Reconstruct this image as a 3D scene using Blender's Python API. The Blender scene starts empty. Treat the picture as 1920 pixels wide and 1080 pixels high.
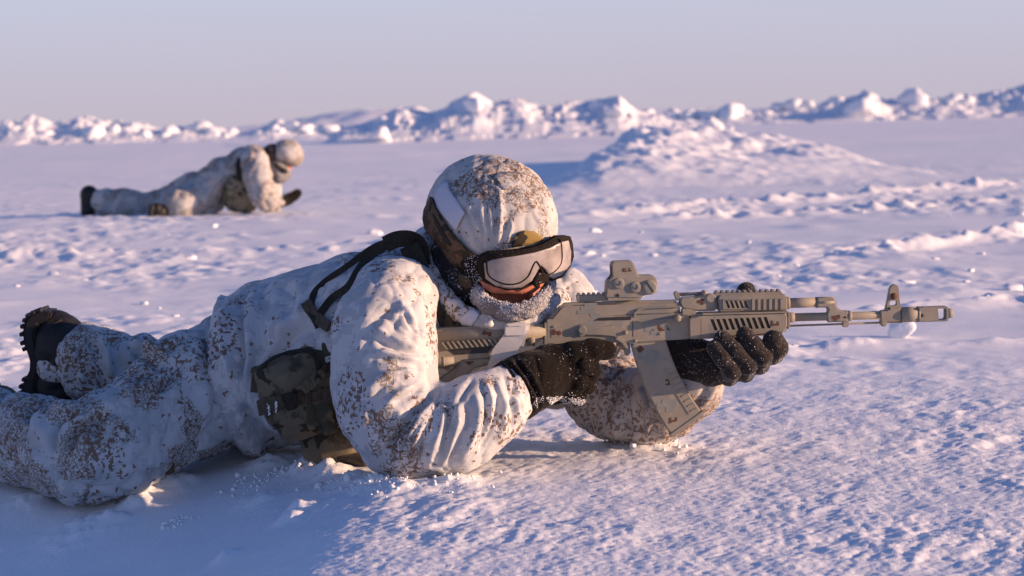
import bpy, bmesh, math, random
import numpy as np
from mathutils import Vector, Matrix
from mathutils.bvhtree import BVHTree
from mathutils.geometry import delaunay_2d_cdt

R = math.radians
sc = bpy.context.scene
COL = sc.collection
rng = np.random.default_rng(7)
random.seed(7)

# ------------------------------------------------------------------ camera
F_PX = 4533.0            # focal length in photograph pixels (85 mm on 36 mm)
CAM_H = 0.607
PITCH = R(3.945)
ROLL = R(1.34)
cam = bpy.data.cameras.new('camera')
cam.lens = 85.0
cam.sensor_width = 36.0
cam.clip_start = 0.05
cam.clip_end = 20000
cam.dof.use_dof = True
cam.dof.focus_distance = 4.25
cam.dof.aperture_fstop = 9.0
camo = bpy.data.objects.new('camera', cam)
COL.objects.link(camo)
C0 = np.array([0, 0, CAM_H])
FWD = np.array([0, math.cos(PITCH), -math.sin(PITCH)])
r0 = np.array([1.0, 0, 0])
u0 = np.cross(r0, FWD)
CR = math.cos(ROLL) * r0 - math.sin(ROLL) * u0
CU = math.cos(ROLL) * u0 + math.sin(ROLL) * r0
camo.matrix_world = Matrix(((CR[0], CU[0], -FWD[0], 0), (CR[1], CU[1], -FWD[1], 0),
                            (CR[2], CU[2], -FWD[2], CAM_H), (0, 0, 0, 1)))
sc.camera = camo

# ------------------------------------------------------------------ sky and sun
SUN_EL = R(10.5)
SUN_AZ = R(101.0)        # clockwise from +Y
world = bpy.data.worlds.new('World')
sc.world = world
world.use_nodes = True
wn = world.node_tree
bg = wn.nodes['Background']
sky = wn.nodes.new('ShaderNodeTexSky')
sky.sky_type = 'NISHITA'
sky.sun_disc = False
sky.sun_elevation = SUN_EL
sky.sun_rotation = SUN_AZ
sky.altitude = 0
sky.air_density = 0.45
sky.dust_density = 0.2
sky.ozone_density = 5.0
# cold lavender ground haze low in the sky, the same all round the horizon
wtc = wn.nodes.new('ShaderNodeTexCoord')
wsx = wn.nodes.new('ShaderNodeSeparateXYZ')
wn.links.new(wtc.outputs['Generated'], wsx.inputs[0])
wr1 = wn.nodes.new('ShaderNodeMapRange')
wr1.inputs['From Min'].default_value = 0.0
wr1.inputs['From Max'].default_value = 0.055
wn.links.new(wsx.outputs['Z'], wr1.inputs['Value'])
wm1 = wn.nodes.new('ShaderNodeMix'); wm1.data_type = 'RGBA'
wm1.inputs[6].default_value = (2.0, 1.76, 2.10, 1)
wm1.inputs[7].default_value = (2.08, 2.12, 2.58, 1)
wn.links.new(wr1.outputs[0], wm1.inputs['Factor'])
wr2 = wn.nodes.new('ShaderNodeMapRange')
wr2.interpolation_type = 'SMOOTHSTEP'
wr2.inputs['From Min'].default_value = 0.0
wr2.inputs['From Max'].default_value = 0.62
wr2.inputs['To Min'].default_value = 1.0
wr2.inputs['To Max'].default_value = 0.0
wn.links.new(wsx.outputs['Z'], wr2.inputs['Value'])
wm2 = wn.nodes.new('ShaderNodeMix'); wm2.data_type = 'RGBA'
wn.links.new(wr2.outputs[0], wm2.inputs['Factor'])
wn.links.new(sky.outputs[0], wm2.inputs[6])
wn.links.new(wm1.outputs[2], wm2.inputs[7])
wn.links.new(wm2.outputs[2], bg.inputs[0])
bg.inputs[1].default_value = 0.150
sl = bpy.data.lights.new('sun', 'SUN')
sl.energy = 4.4
sl.angle = R(0.6)
sl.color = (1.0, 0.63, 0.40)
so = bpy.data.objects.new('sun', sl)
COL.objects.link(so)
tosun = Vector((math.sin(SUN_AZ) * math.cos(SUN_EL), math.cos(SUN_AZ) * math.cos(SUN_EL), math.sin(SUN_EL)))
so.rotation_euler = tosun.to_track_quat('Z', 'Y').to_euler()
so.location = (6, 0, 4)
sc.view_settings.view_transform = 'Standard'
sc.view_settings.look = 'None'
sc.view_settings.exposure = 0.86
sc.view_settings.gamma = 1.0
sc.view_settings.use_curve_mapping = False
sc.cycles.use_denoising = True
sc.cycles.max_bounces = 6

# ------------------------------------------------------------------ helpers
def ray(px, py):
    return FWD + CR * ((px - 960.0) / F_PX) - CU * ((py - 540.0) / F_PX)

def at(px, py, Y):
    d = ray(px, py)
    return C0 + d * (Y / d[1])

def to_px(V):
    D = V - C0
    z = D @ FWD
    return np.stack([960 + F_PX * (D @ CR) / z, 540 - F_PX * (D @ CU) / z], 1)

def unit(v):
    v = np.asarray(v, float)
    return v / np.linalg.norm(v)

# ---- vectorised gradient noise
_perm = np.random.default_rng(3).permutation(256).astype(np.int32)
_perm = np.concatenate([_perm, _perm, _perm])
_grad = np.random.default_rng(4).normal(size=(256, 3)).astype(np.float32)
_grad /= np.linalg.norm(_grad, axis=1)[:, None]

def perlin(P):
    P = np.asarray(P, np.float32)
    I = np.floor(P).astype(np.int32)
    f = P - I
    I &= 255
    u = f * f * f * (f * (f * 6 - 15) + 10)
    out = 0
    for dx in (0, 1):
        wx = u[:, 0] if dx else 1 - u[:, 0]
        for dy in (0, 1):
            wy = u[:, 1] if dy else 1 - u[:, 1]
            for dz in (0, 1):
                wz = u[:, 2] if dz else 1 - u[:, 2]
                h = _perm[_perm[_perm[I[:, 0] + dx] + ((I[:, 1] + dy) & 255)] + ((I[:, 2] + dz) & 255)]
                g = _grad[h]
                out = out + wx * wy * wz * (g[:, 0] * (f[:, 0] - dx) + g[:, 1] * (f[:, 1] - dy) + g[:, 2] * (f[:, 2] - dz))
    return out * 1.5

def fbm(P, oct=4, gain=0.5):
    a, s, o = 1.0, 0.0, 0
    P = np.asarray(P, np.float32)
    for i in range(oct):
        o = o + a * perlin(P * (2.03 ** i) + 17.3 * i)
        s += a
        a *= gain
    return o / s

def sstep(a, b, x):
    t = np.clip((x - a) / (b - a), 0, 1)
    return t * t * (3 - 2 * t)

# ---- object building
ORIGIN = {}

def props(o, label=None, cat=None, group=None, kind=None):
    if label: o['label'] = label
    if cat: o['category'] = cat
    if group: o['group'] = group
    if kind: o['kind'] = kind
    return o

def root(name, loc, label, cat, group=None):
    o = bpy.data.objects.new(name, None)
    COL.objects.link(o)
    o.location = tuple(loc)
    o.empty_display_size = 0.1
    ORIGIN[o.name] = np.asarray(loc, float)
    return props(o, label, cat, group)

def link(name, me, mat, parent=None, loc=None):
    o = bpy.data.objects.new(name, me)
    COL.objects.link(o)
    if mat is not None and not me.materials:
        me.materials.append(mat)
    if parent is not None:
        o.parent = parent
        ORIGIN[o.name] = ORIGIN[parent.name]
    else:
        ORIGIN[o.name] = np.zeros(3) if loc is None else np.asarray(loc, float)
        if loc is not None:
            o.location = tuple(loc)
    return o

def mesh(name, V, Fc, mat, parent=None, loc=None, smooth=True):
    """world-space vertices -> one mesh object, stored about its root's origin"""
    V = np.asarray(V, float)
    og = ORIGIN[parent.name] if parent is not None else (np.zeros(3) if loc is None else np.asarray(loc, float))
    me = bpy.data.meshes.new(name)
    Fa = np.asarray(Fc) if not isinstance(Fc, list) else None
    W = (V - og).astype(np.float32)
    if Fa is not None and Fa.ndim == 2:
        n, k = Fa.shape
        me.vertices.add(len(W))
        me.vertices.foreach_set('co', W.ravel())
        me.loops.add(n * k)
        me.loops.foreach_set('vertex_index', Fa.astype(np.int32).ravel())
        me.polygons.add(n)
        me.polygons.foreach_set('loop_start', np.arange(0, n * k, k, dtype=np.int32))
        me.polygons.foreach_set('use_smooth', np.full(n, smooth))
        me.update(calc_edges=True)
        me.validate()
    else:
        me.from_pydata(W.tolist(), [], Fc)
        me.polygons.foreach_set('use_smooth', np.full(len(me.polygons), smooth))
        me.update()
    return link(name, me, mat, parent, loc)

def bmobj(name, bm, mat, parent=None, loc=None, smooth=False):
    og = ORIGIN[parent.name] if parent is not None else (np.zeros(3) if loc is None else np.asarray(loc, float))
    bmesh.ops.translate(bm, verts=bm.verts, vec=tuple(-og))
    bmesh.ops.recalc_face_normals(bm, faces=bm.faces)
    me = bpy.data.meshes.new(name)
    bm.to_mesh(me)
    bm.free()
    me.polygons.foreach_set('use_smooth', np.full(len(me.polygons), smooth))
    return link(name, me, mat, parent, loc)

# ---- signed distance modelling
def smin(a, b, k):
    if k <= 0:
        return np.minimum(a, b)
    h = np.maximum(k - np.abs(a - b), 0) / k
    return np.minimum(a, b) - h * h * k * 0.25

class Vol:
    def __init__(s, lo, hi, h):
        s.h = h
        s.lo = np.asarray(lo, float)
        s.n = np.ceil((np.asarray(hi, float) - s.lo) / h).astype(int) + 1
        s.f = np.full(s.n, 0.3, np.float32)
        s.ax = [(s.lo[i] + np.arange(s.n[i]) * h).astype(np.float32) for i in range(3)]
    def put(s, fn, lo, hi, k=0.0, op='u'):
        m = k + 3 * s.h
        a = np.clip(np.floor((np.asarray(lo) - m - s.lo) / s.h).astype(int), 0, s.n)
        b = np.clip(np.ceil((np.asarray(hi) + m - s.lo) / s.h).astype(int) + 1, 0, s.n)
        if (b <= a).any():
            return
        sl = tuple(slice(a[i], b[i]) for i in range(3))
        X = s.ax[0][sl[0]][:, None, None]
        Y = s.ax[1][sl[1]][None, :, None]
        Z = s.ax[2][sl[2]][None, None, :]
        d = fn(X, Y, Z)
        if op == 'u':
            s.f[sl] = smin(s.f[sl], d, k)
        else:
            s.f[sl] = -smin(-s.f[sl], d, k)
    def seg(s, a, b, ra, rb, k=0.02, sq=None, op='u'):
        """capsule with linear radius; sq=(axis, factor) flattens its section along a world axis"""
        a = np.asarray(a, np.float32); b = np.asarray(b, np.float32)
        q = np.ones(3, np.float32)
        if sq is not None:
            q = np.asarray(sq, np.float32)
        A = a / q; B = (b - a) / q
        bb = float(B @ B) + 1e-9
        def fn(X, Y, Z):
            x = X / q[0] - A[0]; y = Y / q[1] - A[1]; z = Z / q[2] - A[2]
            t = np.clip((x * B[0] + y * B[1] + z * B[2]) / bb, 0, 1)
            return (np.sqrt((x - t * B[0]) ** 2 + (y - t * B[1]) ** 2 + (z - t * B[2]) ** 2) - (ra + (rb - ra) * t)) * float(q.min())
        r = max(ra, rb) * q
        s.put(fn, np.minimum(a, b) - r, np.maximum(a, b) + r, k, op)
    def chain(s, pts, k=0.02, sq=None):
        for (p, r), (p2, r2) in zip(pts[:-1], pts[1:]):
            s.seg(p, p2, r, r2, k, sq)
    def ell(s, c, rad, M=None, k=0.02, op='u'):
        c = np.asarray(c, np.float32); rad = np.asarray(rad, np.float32)
        M = np.eye(3, dtype=np.float32) if M is None else np.asarray(M, np.float32)
        def fn(X, Y, Z):
            x = X - c[0]; y = Y - c[1]; z = Z - c[2]
            l = [(M[i][0] * x + M[i][1] * y + M[i][2] * z) / rad[i] for i in range(3)]
            k0 = np.sqrt(l[0] ** 2 + l[1] ** 2 + l[2] ** 2) + 1e-6
            k1 = np.sqrt((l[0] / rad[0]) ** 2 + (l[1] / rad[1]) ** 2 + (l[2] / rad[2]) ** 2) + 1e-6
            return k0 * (k0 - 1) / k1
        m = rad.max()
        s.put(fn, c - m, c + m, k, op)
    def box(s, c, half, M=None, rnd=0.01, k=0.0, op='u'):
        c = np.asarray(c, np.float32); half = np.asarray(half, np.float32) - rnd
        M = np.eye(3, dtype=np.float32) if M is None else np.asarray(M, np.float32)
        def fn(X, Y, Z):
            x = X - c[0]; y = Y - c[1]; z = Z - c[2]
            l = [np.abs(M[i][0] * x + M[i][1] * y + M[i][2] * z) - half[i] for i in range(3)]
            o = np.sqrt(np.maximum(l[0], 0) ** 2 + np.maximum(l[1], 0) ** 2 + np.maximum(l[2], 0) ** 2)
            return o + np.minimum(np.maximum(np.maximum(l[0], l[1]), l[2]), 0) - rnd
        m = float(np.linalg.norm(half)) + rnd
        s.put(fn, c - m, c + m, k, op)
    def polygonize(s):
        f = s.f
        sg = f < 0
        c = np.zeros(tuple(s.n - 1), np.int8)
        for dx in (0, 1):
            for dy in (0, 1):
                for dz in (0, 1):
                    c += sg[dx:s.n[0] - 1 + dx, dy:s.n[1] - 1 + dy, dz:s.n[2] - 1 + dz]
        act = (c > 0) & (c < 8)
        ids = np.argwhere(act)
        idx = np.full(c.shape, -1, np.int32)
        idx[act] = np.arange(len(ids), dtype=np.int32)
        acc = np.zeros((len(ids), 3)); cnt = np.zeros(len(ids))
        for ax in range(3):
            e = np.eye(3, dtype=int)[ax]
            o1, o2 = [np.eye(3, dtype=int)[i] for i in range(3) if i != ax]
            for a in (0, 1):
                for b in (0, 1):
                    p = ids + a * o1 + b * o2
                    q = p + e
                    fa = f[p[:, 0], p[:, 1], p[:, 2]]; fb = f[q[:, 0], q[:, 1], q[:, 2]]
                    m = (fa < 0) != (fb < 0)
                    t = np.where(m, fa / np.where(m, fa - fb, 1), 0)
                    acc += np.where(m[:, None], (a * o1 + b * o2)[None, :] + t[:, None] * e, 0)
                    cnt += m
        V = (ids + acc / cnt[:, None]) * s.h + s.lo
        quads = []
        for ax in range(3):
            e = np.eye(3, dtype=int)[ax]
            o1 = np.eye(3, dtype=int)[(ax + 1) % 3]; o2 = np.eye(3, dtype=int)[(ax + 2) % 3]
            n = np.array(s.n)
            sA = [slice(1, n[i] - 1) for i in range(3)]
            sA[ax] = slice(0, n[ax] - 1)
            sB = list(sA); sB[ax] = slice(1, n[ax])
            A = sg[tuple(sA)]; B = sg[tuple(sB)]
            for flip, m in ((False, A & ~B), (True, ~A & B)):
                p = np.argwhere(m)
                if not len(p):
                    continue
                off = np.ones(3, int); off[ax] = 0
                p = p + off
                g = lambda d: idx[p[:, 0] - d[0], p[:, 1] - d[1], p[:, 2] - d[2]]
                qd = np.stack([g(o1 + o2), g(o2), g(0 * o1), g(o1)], 1)
                quads.append(qd[:, ::-1] if flip else qd)
        Q = np.concatenate(quads)
        Q = Q[(Q >= 0).all(1)]
        return V, Q

def vnormals(V, Q):
    n = np.cross(V[Q[:, 2]] - V[Q[:, 0]], V[Q[:, 3]] - V[Q[:, 1]]) if Q.shape[1] == 4 else np.cross(V[Q[:, 1]] - V[Q[:, 0]], V[Q[:, 2]] - V[Q[:, 0]])
    N = np.zeros_like(V)
    for i in range(Q.shape[1]):
        for j in range(3):
            N[:, j] += np.bincount(Q[:, i], n[:, j], len(V))
    return N / (np.linalg.norm(N, axis=1)[:, None] + 1e-12)

def relax(V, Q, it=2, lam=0.5):
    for _ in range(it):
        S = np.zeros_like(V); c = np.zeros(len(V))
        for i in range(Q.shape[1]):
            a, b = Q[:, i], Q[:, (i + 1) % Q.shape[1]]
            for j in range(3):
                S[:, j] += np.bincount(a, V[b, j], len(V)) + np.bincount(b, V[a, j], len(V))
            c += np.bincount(a, minlength=len(V)) + np.bincount(b, minlength=len(V))
        V = V + lam * (S / c[:, None] - V)
    return V

def strokes(V, N, lst, mask=None):
    """carve folds of cloth: polylines (photo pixels) as a guide, width and height in millimetres"""
    P = to_px(V)
    face = np.clip(-(N @ FWD) * 2.0 + 0.15, 0, 1)
    if mask is not None:
        face = face * mask
    D = np.zeros(len(V))
    for pts, w, h in lst:
        pts = np.asarray(pts, float)
        wpx = w * 1.05
        lo = pts.min(0) - 3 * wpx; hi = pts.max(0) + 3 * wpx
        sel = np.where((P[:, 0] > lo[0]) & (P[:, 0] < hi[0]) & (P[:, 1] > lo[1]) & (P[:, 1] < hi[1]))[0]
        if not len(sel):
            continue
        best = np.full(len(sel), 1e9); tt = np.zeros(len(sel))
        L = np.linalg.norm(np.diff(pts, axis=0), axis=1); tot = L.sum(); run = 0
        for a, b, l in zip(pts[:-1], pts[1:], L):
            d = b - a
            t = np.clip(((P[sel] - a) @ d) / (d @ d), 0, 1)
            r = np.linalg.norm(P[sel] - a - t[:, None] * d, axis=1)
            m = r < best
            best[m] = r[m]; tt[m] = (run + t[m] * l) / tot
            run += l
        fade = sstep(0, 0.18, tt) * sstep(1, 0.8, tt) * 0.85 + 0.15
        D[sel] += h * 0.001 * np.exp(-(best / wpx) ** 2) * fade
    return D * face

def fold(V, along, freq, stretch=4.0, seed=0.0):
    """creases of cloth that run along a direction: rounded ridges, sharper valleys"""
    a = unit(along)
    W = V + 0.018 * np.stack([perlin(V * 11 + seed), perlin(V * 11 + seed + 31), perlin(V * 11 + seed + 57)], 1)
    t = W @ a
    Pp = W - np.outer(t, a) * (1 - 1.0 / (stretch * 1.8))
    n = perlin(Pp * freq + seed * 3.1) + 0.4 * perlin(Pp * freq * 2.1 + seed)
    return np.sqrt(np.abs(n)) * 2.0 - 1.0

def bvh(V, Q):
    return BVHTree.FromPolygons(V.tolist(), Q.tolist())

def surf(tree):
    def f(px, py):
        d = ray(px, py)
        h, n, _, _ = tree.ray_cast(Vector(C0), Vector(d))
        return (np.array(h), np.array(n)) if h is not None else None
    return f

def wrap_patch(name, poly, fn, thick, off, mat, parent, step=7.0, smooth=True):
    """a sheet of real thickness lying on a curved surface; its outline follows poly"""
    poly = np.asarray(poly, float)
    pts = []
    for a, b in zip(poly, np.roll(poly, -1, 0)):
        n = max(1, int(np.linalg.norm(b - a) / step))
        for i in range(n):
            pts.append(a + (b - a) * i / n)
    nb = len(pts)
    lo, hi = poly.min(0), poly.max(0)
    def inside(p):
        c = False
        j = len(poly) - 1
        for i in range(len(poly)):
            if (poly[i][1] > p[1]) != (poly[j][1] > p[1]) and p[0] < (poly[j][0] - poly[i][0]) * (p[1] - poly[i][1]) / (poly[j][1] - poly[i][1]) + poly[i][0]:
                c = not c
            j = i
        return c
    B = np.array(pts)
    for x in np.arange(lo[0] + step / 2, hi[0], step):
        for y in np.arange(lo[1] + step / 2, hi[1], step):
            p = np.array([x, y])
            if inside(p) and np.linalg.norm(B - p, axis=1).min() > step * 0.5:
                pts.append(p)
    res = delaunay_2d_cdt([Vector(p) for p in pts], [(i, (i + 1) % nb) for i in range(nb)], [list(range(nb))], 1, 1e-6)
    P2, tri = res[0], res[2]
    top, bot, ok, last = [], [], {}, None
    hits = [fn(p[0], p[1]) for p in P2]
    good = [i for i, h in enumerate(hits) if h is not None]
    for i, h in enumerate(hits):
        if h is None:
            j = min(good, key=lambda g: (P2[g] - P2[i]).length)
            h = hits[j]
        top.append(h[0] + h[1] * (off + thick)); bot.append(h[0] + h[1] * off)
    n = len(top)
    bm = bmesh.new()
    vt = [bm.verts.new(tuple(p)) for p in top]; vb = [bm.verts.new(tuple(p)) for p in bot]
    for t in tri:
        try:
            bm.faces.new([vt[i] for i in t]); bm.faces.new([vb[i] for i in reversed(t)])
        except ValueError:
            pass
    for e in [e for e in bm.edges if e.is_boundary and e.verts[0] in set(vt)]:
        i, j = vt.index(e.verts[0]), vt.index(e.verts[1])
        try:
            bm.faces.new([vt[i], vt[j], vb[j], vb[i]])
        except ValueError:
            pass
    return bmobj(name, bm, mat, parent, smooth=smooth)

def spline(pts, n):
    pts = np.asarray(pts, float)
    m = len(pts)
    out = []
    ext = np.vstack([2 * pts[0] - pts[1], pts, 2 * pts[-1] - pts[-2]])
    for i in range(m - 1):
        p0, p1, p2, p3 = ext[i:i + 4]
        for k in range(n):
            t = k / n
            out.append(0.5 * (2 * p1 + (p2 - p0) * t + (2 * p0 - 5 * p1 + 4 * p2 - p3) * t * t + (3 * p1 - p0 - 3 * p2 + p3) * t ** 3))
    out.append(pts[-1])
    return np.array(out)

def band(name, pts, width, thick, mat, parent, nrm=None, n=8, taper=None):
    """webbing: a flat strip swept along a 3D path; nrm gives the outward direction"""
    P = spline(pts, n)
    T = np.gradient(P, axis=0)
    T /= np.linalg.norm(T, axis=1)[:, None]
    V, Fc = [], []
    m = len(P)
    for i in range(m):
        o = unit(nrm(P[i]) if callable(nrm) else (nrm if nrm is not None else -FWD))
        o = unit(o - T[i] * (o @ T[i]))
        s = np.cross(T[i], o)
        w = (width if taper is None else width * np.interp(i / (m - 1), *taper)) / 2
        V += [P[i] + s * w, P[i] + s * w + o * thick, P[i] - s * w + o * thick, P[i] - s * w]
    for i in range(m - 1):
        a, b = 4 * i, 4 * i + 4
        for k in range(4):
            Fc.append((a + k, a + (k + 1) % 4, b + (k + 1) % 4, b + k))
    Fc += [(3, 2, 1, 0), (4 * m - 4, 4 * m - 3, 4 * m - 2, 4 * m - 1)]
    bm = bmesh.new()
    vs = [bm.verts.new(tuple(v)) for v in V]
    for f in Fc:
        bm.faces.new([vs[i] for i in f])
    return bmobj(name, bm, mat, parent)

def tube(name, pts, r, mat, parent, n=6, seg=12, closed=False):
    P = spline(pts, n) if len(pts) > 2 else np.asarray(pts, float)
    rr = np.interp(np.linspace(0, 1, len(P)), np.linspace(0, 1, len(np.atleast_1d(r))), np.atleast_1d(r))
    T = np.gradient(P, axis=0)
    T /= np.linalg.norm(T, axis=1)[:, None]
    up = unit(np.cross(T[0], [0.3, 0.2, 0.9]))
    V, Fc = [], []
    for i in range(len(P)):
        up = unit(up - T[i] * (up @ T[i])); s = np.cross(T[i], up)
        for k in range(seg):
            a = 2 * math.pi * k / seg
            V.append(P[i] + rr[i] * (math.cos(a) * up + math.sin(a) * s))
    for i in range(len(P) - 1):
        for k in range(seg):
            Fc.append((i * seg + k, i * seg + (k + 1) % seg, (i + 1) * seg + (k + 1) % seg, (i + 1) * seg + k))
    Fc.append(tuple(reversed(range(seg)))); Fc.append(tuple(range((len(P) - 1) * seg, len(P) * seg)))
    o = mesh(name, V, Fc, mat, parent)
    for p in o.data.polygons:
        if len(p.vertices) > 4:
            p.use_smooth = False
    return o

def grains(name, P, size, mat, parent, label=None):
    """many small snow or frost crumbs as one mesh"""
    n = len(P)
    base = np.array([[1, 0, 0], [-1, 0, 0], [0, 1, 0], [0, -1, 0], [0, 0, 1], [0, 0, -1]], float)
    tri = np.array([[0, 2, 4], [2, 1, 4], [1, 3, 4], [3, 0, 4], [2, 0, 5], [1, 2, 5], [3, 1, 5], [0, 3, 5]])
    A = rng.normal(size=(n, 3, 3))
    Qm, _ = np.linalg.qr(A)
    s = np.asarray(size)[:, None, None] * rng.uniform(0.6, 1.3, (n, 6, 1))
    V = (np.einsum('kj,nji->nki', base, Qm) * s + P[:, None, :]).reshape(-1, 3)
    Fc = (tri[None] + 6 * np.arange(n)[:, None, None]).reshape(-1, 3)
    o = mesh(name, V, Fc, mat, parent, smooth=True)
    props(o, label, kind='stuff')
    return o

# ------------------------------------------------------------------ materials
class NT:
    def __init__(s, name):
        s.m = bpy.data.materials.new(name)
        s.m.use_nodes = True
        s.t = s.m.node_tree
        s.b = s.t.nodes['Principled BSDF']
    def n(s, typ, **kw):
        nd = s.t.nodes.new(typ)
        for k, v in kw.items():
            if hasattr(nd, k):
                setattr(nd, k, v)
            else:
                nd.inputs[k].default_value = v
        return nd
    def l(s, a, b):
        s.t.links.new(a, b)
    def coord(s):
        return s.n('ShaderNodeTexCoord').outputs['Object']
    def noise(s, scale, detail=2.0, vec=None, rough=0.5):
        nd = s.n('ShaderNodeTexNoise')
        nd.inputs['Scale'].default_value = scale
        nd.inputs['Detail'].default_value = detail
        nd.inputs['Roughness'].default_value = rough
        if vec is not None:
            s.l(vec, nd.inputs['Vector'])
        return nd.outputs['Fac']
    def ramp(s, fac, a, b):
        nd = s.n('ShaderNodeMapRange')
        nd.inputs['From Min'].default_value = a
        nd.inputs['From Max'].default_value = b
        s.l(fac, nd.inputs['Value'])
        return nd.outputs[0]
    def math(s, op, a, b=None):
        nd = s.n('ShaderNodeMath', operation=op)
        for i, v in enumerate((a, b)):
            if v is None: continue
            if isinstance(v, (int, float)): nd.inputs[i].default_value = v
            else: s.l(v, nd.inputs[i])
        return nd.outputs[0]
    def mix(s, fac, a, b):
        nd = s.n('ShaderNodeMix', data_type='RGBA')
        if isinstance(fac, (int, float)): nd.inputs['Factor'].default_value = fac
        else: s.l(fac, nd.inputs['Factor'])
        for i, v in ((6, a), (7, b)):
            if isinstance(v, tuple): nd.inputs[i].default_value = (*v, 1)
            else: s.l(v, nd.inputs[i])
        return nd.outputs[2]
    def vmath(s, op, a, b):
        nd = s.n('ShaderNodeVectorMath', operation=op)
        s.l(a, nd.inputs[0])
        nd.inputs[1].default_value = b
        return nd.outputs[0]
    def bump(s, h, strength, dist=0.01, normal=None):
        nd = s.n('ShaderNodeBump')
        nd.inputs['Strength'].default_value = strength
        nd.inputs['Distance'].default_value = dist
        s.l(h, nd.inputs['Height'])
        if normal is not None: s.l(normal, nd.inputs['Normal'])
        s.l(nd.outputs[0], s.b.inputs['Normal'])
        return nd.outputs[0]
    def set(s, col=None, rough=None, spec=None, metal=None, sheen=None):
        if col is not None:
            if isinstance(col, tuple): s.b.inputs['Base Color'].default_value = (*col, 1)
            else: s.l(col, s.b.inputs['Base Color'])
        if rough is not None:
            if isinstance(rough, (int, float)): s.b.inputs['Roughness'].default_value = rough
            else: s.l(rough, s.b.inputs['Roughness'])
        if spec is not None: s.b.inputs['Specular IOR Level'].default_value = spec
        if metal is not None: s.b.inputs['Metallic'].default_value = metal
        if sheen is not None: s.b.inputs['Sheen Weight'].default_value = sheen
        return s.m

def plain(name, col, rough=0.7, var=0.15, scale=60, bump=0.0, bdist=0.002, spec=0.3, sheen=None):
    t = NT(name)
    c = t.coord()
    n = t.noise(scale, 4, c)
    dark = tuple(x * (1 - var) for x in col); lite = tuple(min(1, x * (1 + var)) for x in col)
    t.set(t.mix(t.ramp(n, 0.3, 0.7), dark, lite), rough, spec, sheen=sheen)
    if bump:
        t.bump(t.noise(scale * 6, 2, c), bump, bdist)
    return t.m

def snow_mat():
    t = NT('snow')
    c = t.n('ShaderNodeNewGeometry').outputs['Position']
    n = t.noise(2.0, 5, c)
    t.set(t.mix(t.ramp(n, 0.3, 0.7), (0.80, 0.825, 0.86), (0.87, 0.88, 0.90)), 0.55, 0.25)
    g = t.math('ADD', t.math('MULTIPLY', t.noise(160, 3, c), 0.6), t.math('MULTIPLY', t.noise(520, 2, c), 0.4))
    t.bump(g, 0.5, 0.004)
    return t.m

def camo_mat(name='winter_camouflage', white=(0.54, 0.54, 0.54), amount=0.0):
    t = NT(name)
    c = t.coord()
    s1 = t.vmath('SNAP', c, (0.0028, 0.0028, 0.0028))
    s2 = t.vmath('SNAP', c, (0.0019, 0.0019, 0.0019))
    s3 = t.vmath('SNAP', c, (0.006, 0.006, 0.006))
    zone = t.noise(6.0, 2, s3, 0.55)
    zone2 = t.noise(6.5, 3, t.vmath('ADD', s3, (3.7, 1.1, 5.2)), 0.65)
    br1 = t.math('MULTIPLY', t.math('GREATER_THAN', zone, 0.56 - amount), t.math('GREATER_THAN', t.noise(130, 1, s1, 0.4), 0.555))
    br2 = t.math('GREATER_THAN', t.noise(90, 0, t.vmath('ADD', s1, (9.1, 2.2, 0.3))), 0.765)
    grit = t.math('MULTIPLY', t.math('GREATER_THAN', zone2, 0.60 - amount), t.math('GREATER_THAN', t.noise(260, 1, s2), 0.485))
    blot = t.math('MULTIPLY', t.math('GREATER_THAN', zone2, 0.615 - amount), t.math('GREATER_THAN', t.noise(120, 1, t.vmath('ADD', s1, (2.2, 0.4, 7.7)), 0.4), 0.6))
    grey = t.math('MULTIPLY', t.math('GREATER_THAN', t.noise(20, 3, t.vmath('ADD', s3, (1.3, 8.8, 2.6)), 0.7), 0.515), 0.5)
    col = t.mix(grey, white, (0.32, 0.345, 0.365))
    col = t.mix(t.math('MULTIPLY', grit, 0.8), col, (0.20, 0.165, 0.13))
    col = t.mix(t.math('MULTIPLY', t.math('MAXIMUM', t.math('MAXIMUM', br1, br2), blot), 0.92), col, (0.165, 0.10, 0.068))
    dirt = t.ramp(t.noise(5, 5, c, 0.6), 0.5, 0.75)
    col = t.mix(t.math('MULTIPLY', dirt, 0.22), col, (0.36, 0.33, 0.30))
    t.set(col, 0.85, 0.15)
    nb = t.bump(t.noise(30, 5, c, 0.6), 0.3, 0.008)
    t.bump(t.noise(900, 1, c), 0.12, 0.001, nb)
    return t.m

def gun_mat():
    t = NT('sand_gun_paint')
    c = t.coord()
    s1 = t.vmath('SNAP', c, (0.0045, 0.0045, 0.0045))
    z = t.noise(13, 2, s1, 0.6)
    grey = t.math('MULTIPLY', t.math('GREATER_THAN', z, 0.585), 0.75)
    n = t.noise(40, 4, c)
    base = t.mix(t.ramp(n, 0.3, 0.7), (0.25, 0.222, 0.175), (0.30, 0.268, 0.21))
    col = t.mix(grey, base, (0.21, 0.21, 0.19))
    wear = t.ramp(t.noise(75, 5, c, 0.7), 0.66, 0.74)
    col = t.mix(t.math('MULTIPLY', wear, 0.6), col, (0.13, 0.11, 0.09))
    col = t.mix(t.math('MULTIPLY', t.ramp(t.noise(420, 2, c), 0.70, 0.76), 0.6), col, (0.5, 0.5, 0.5))
    t.set(col, 0.62, 0.3)
    t.bump(t.noise(700, 2, c), 0.2, 0.0008)
    return t.m

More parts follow.
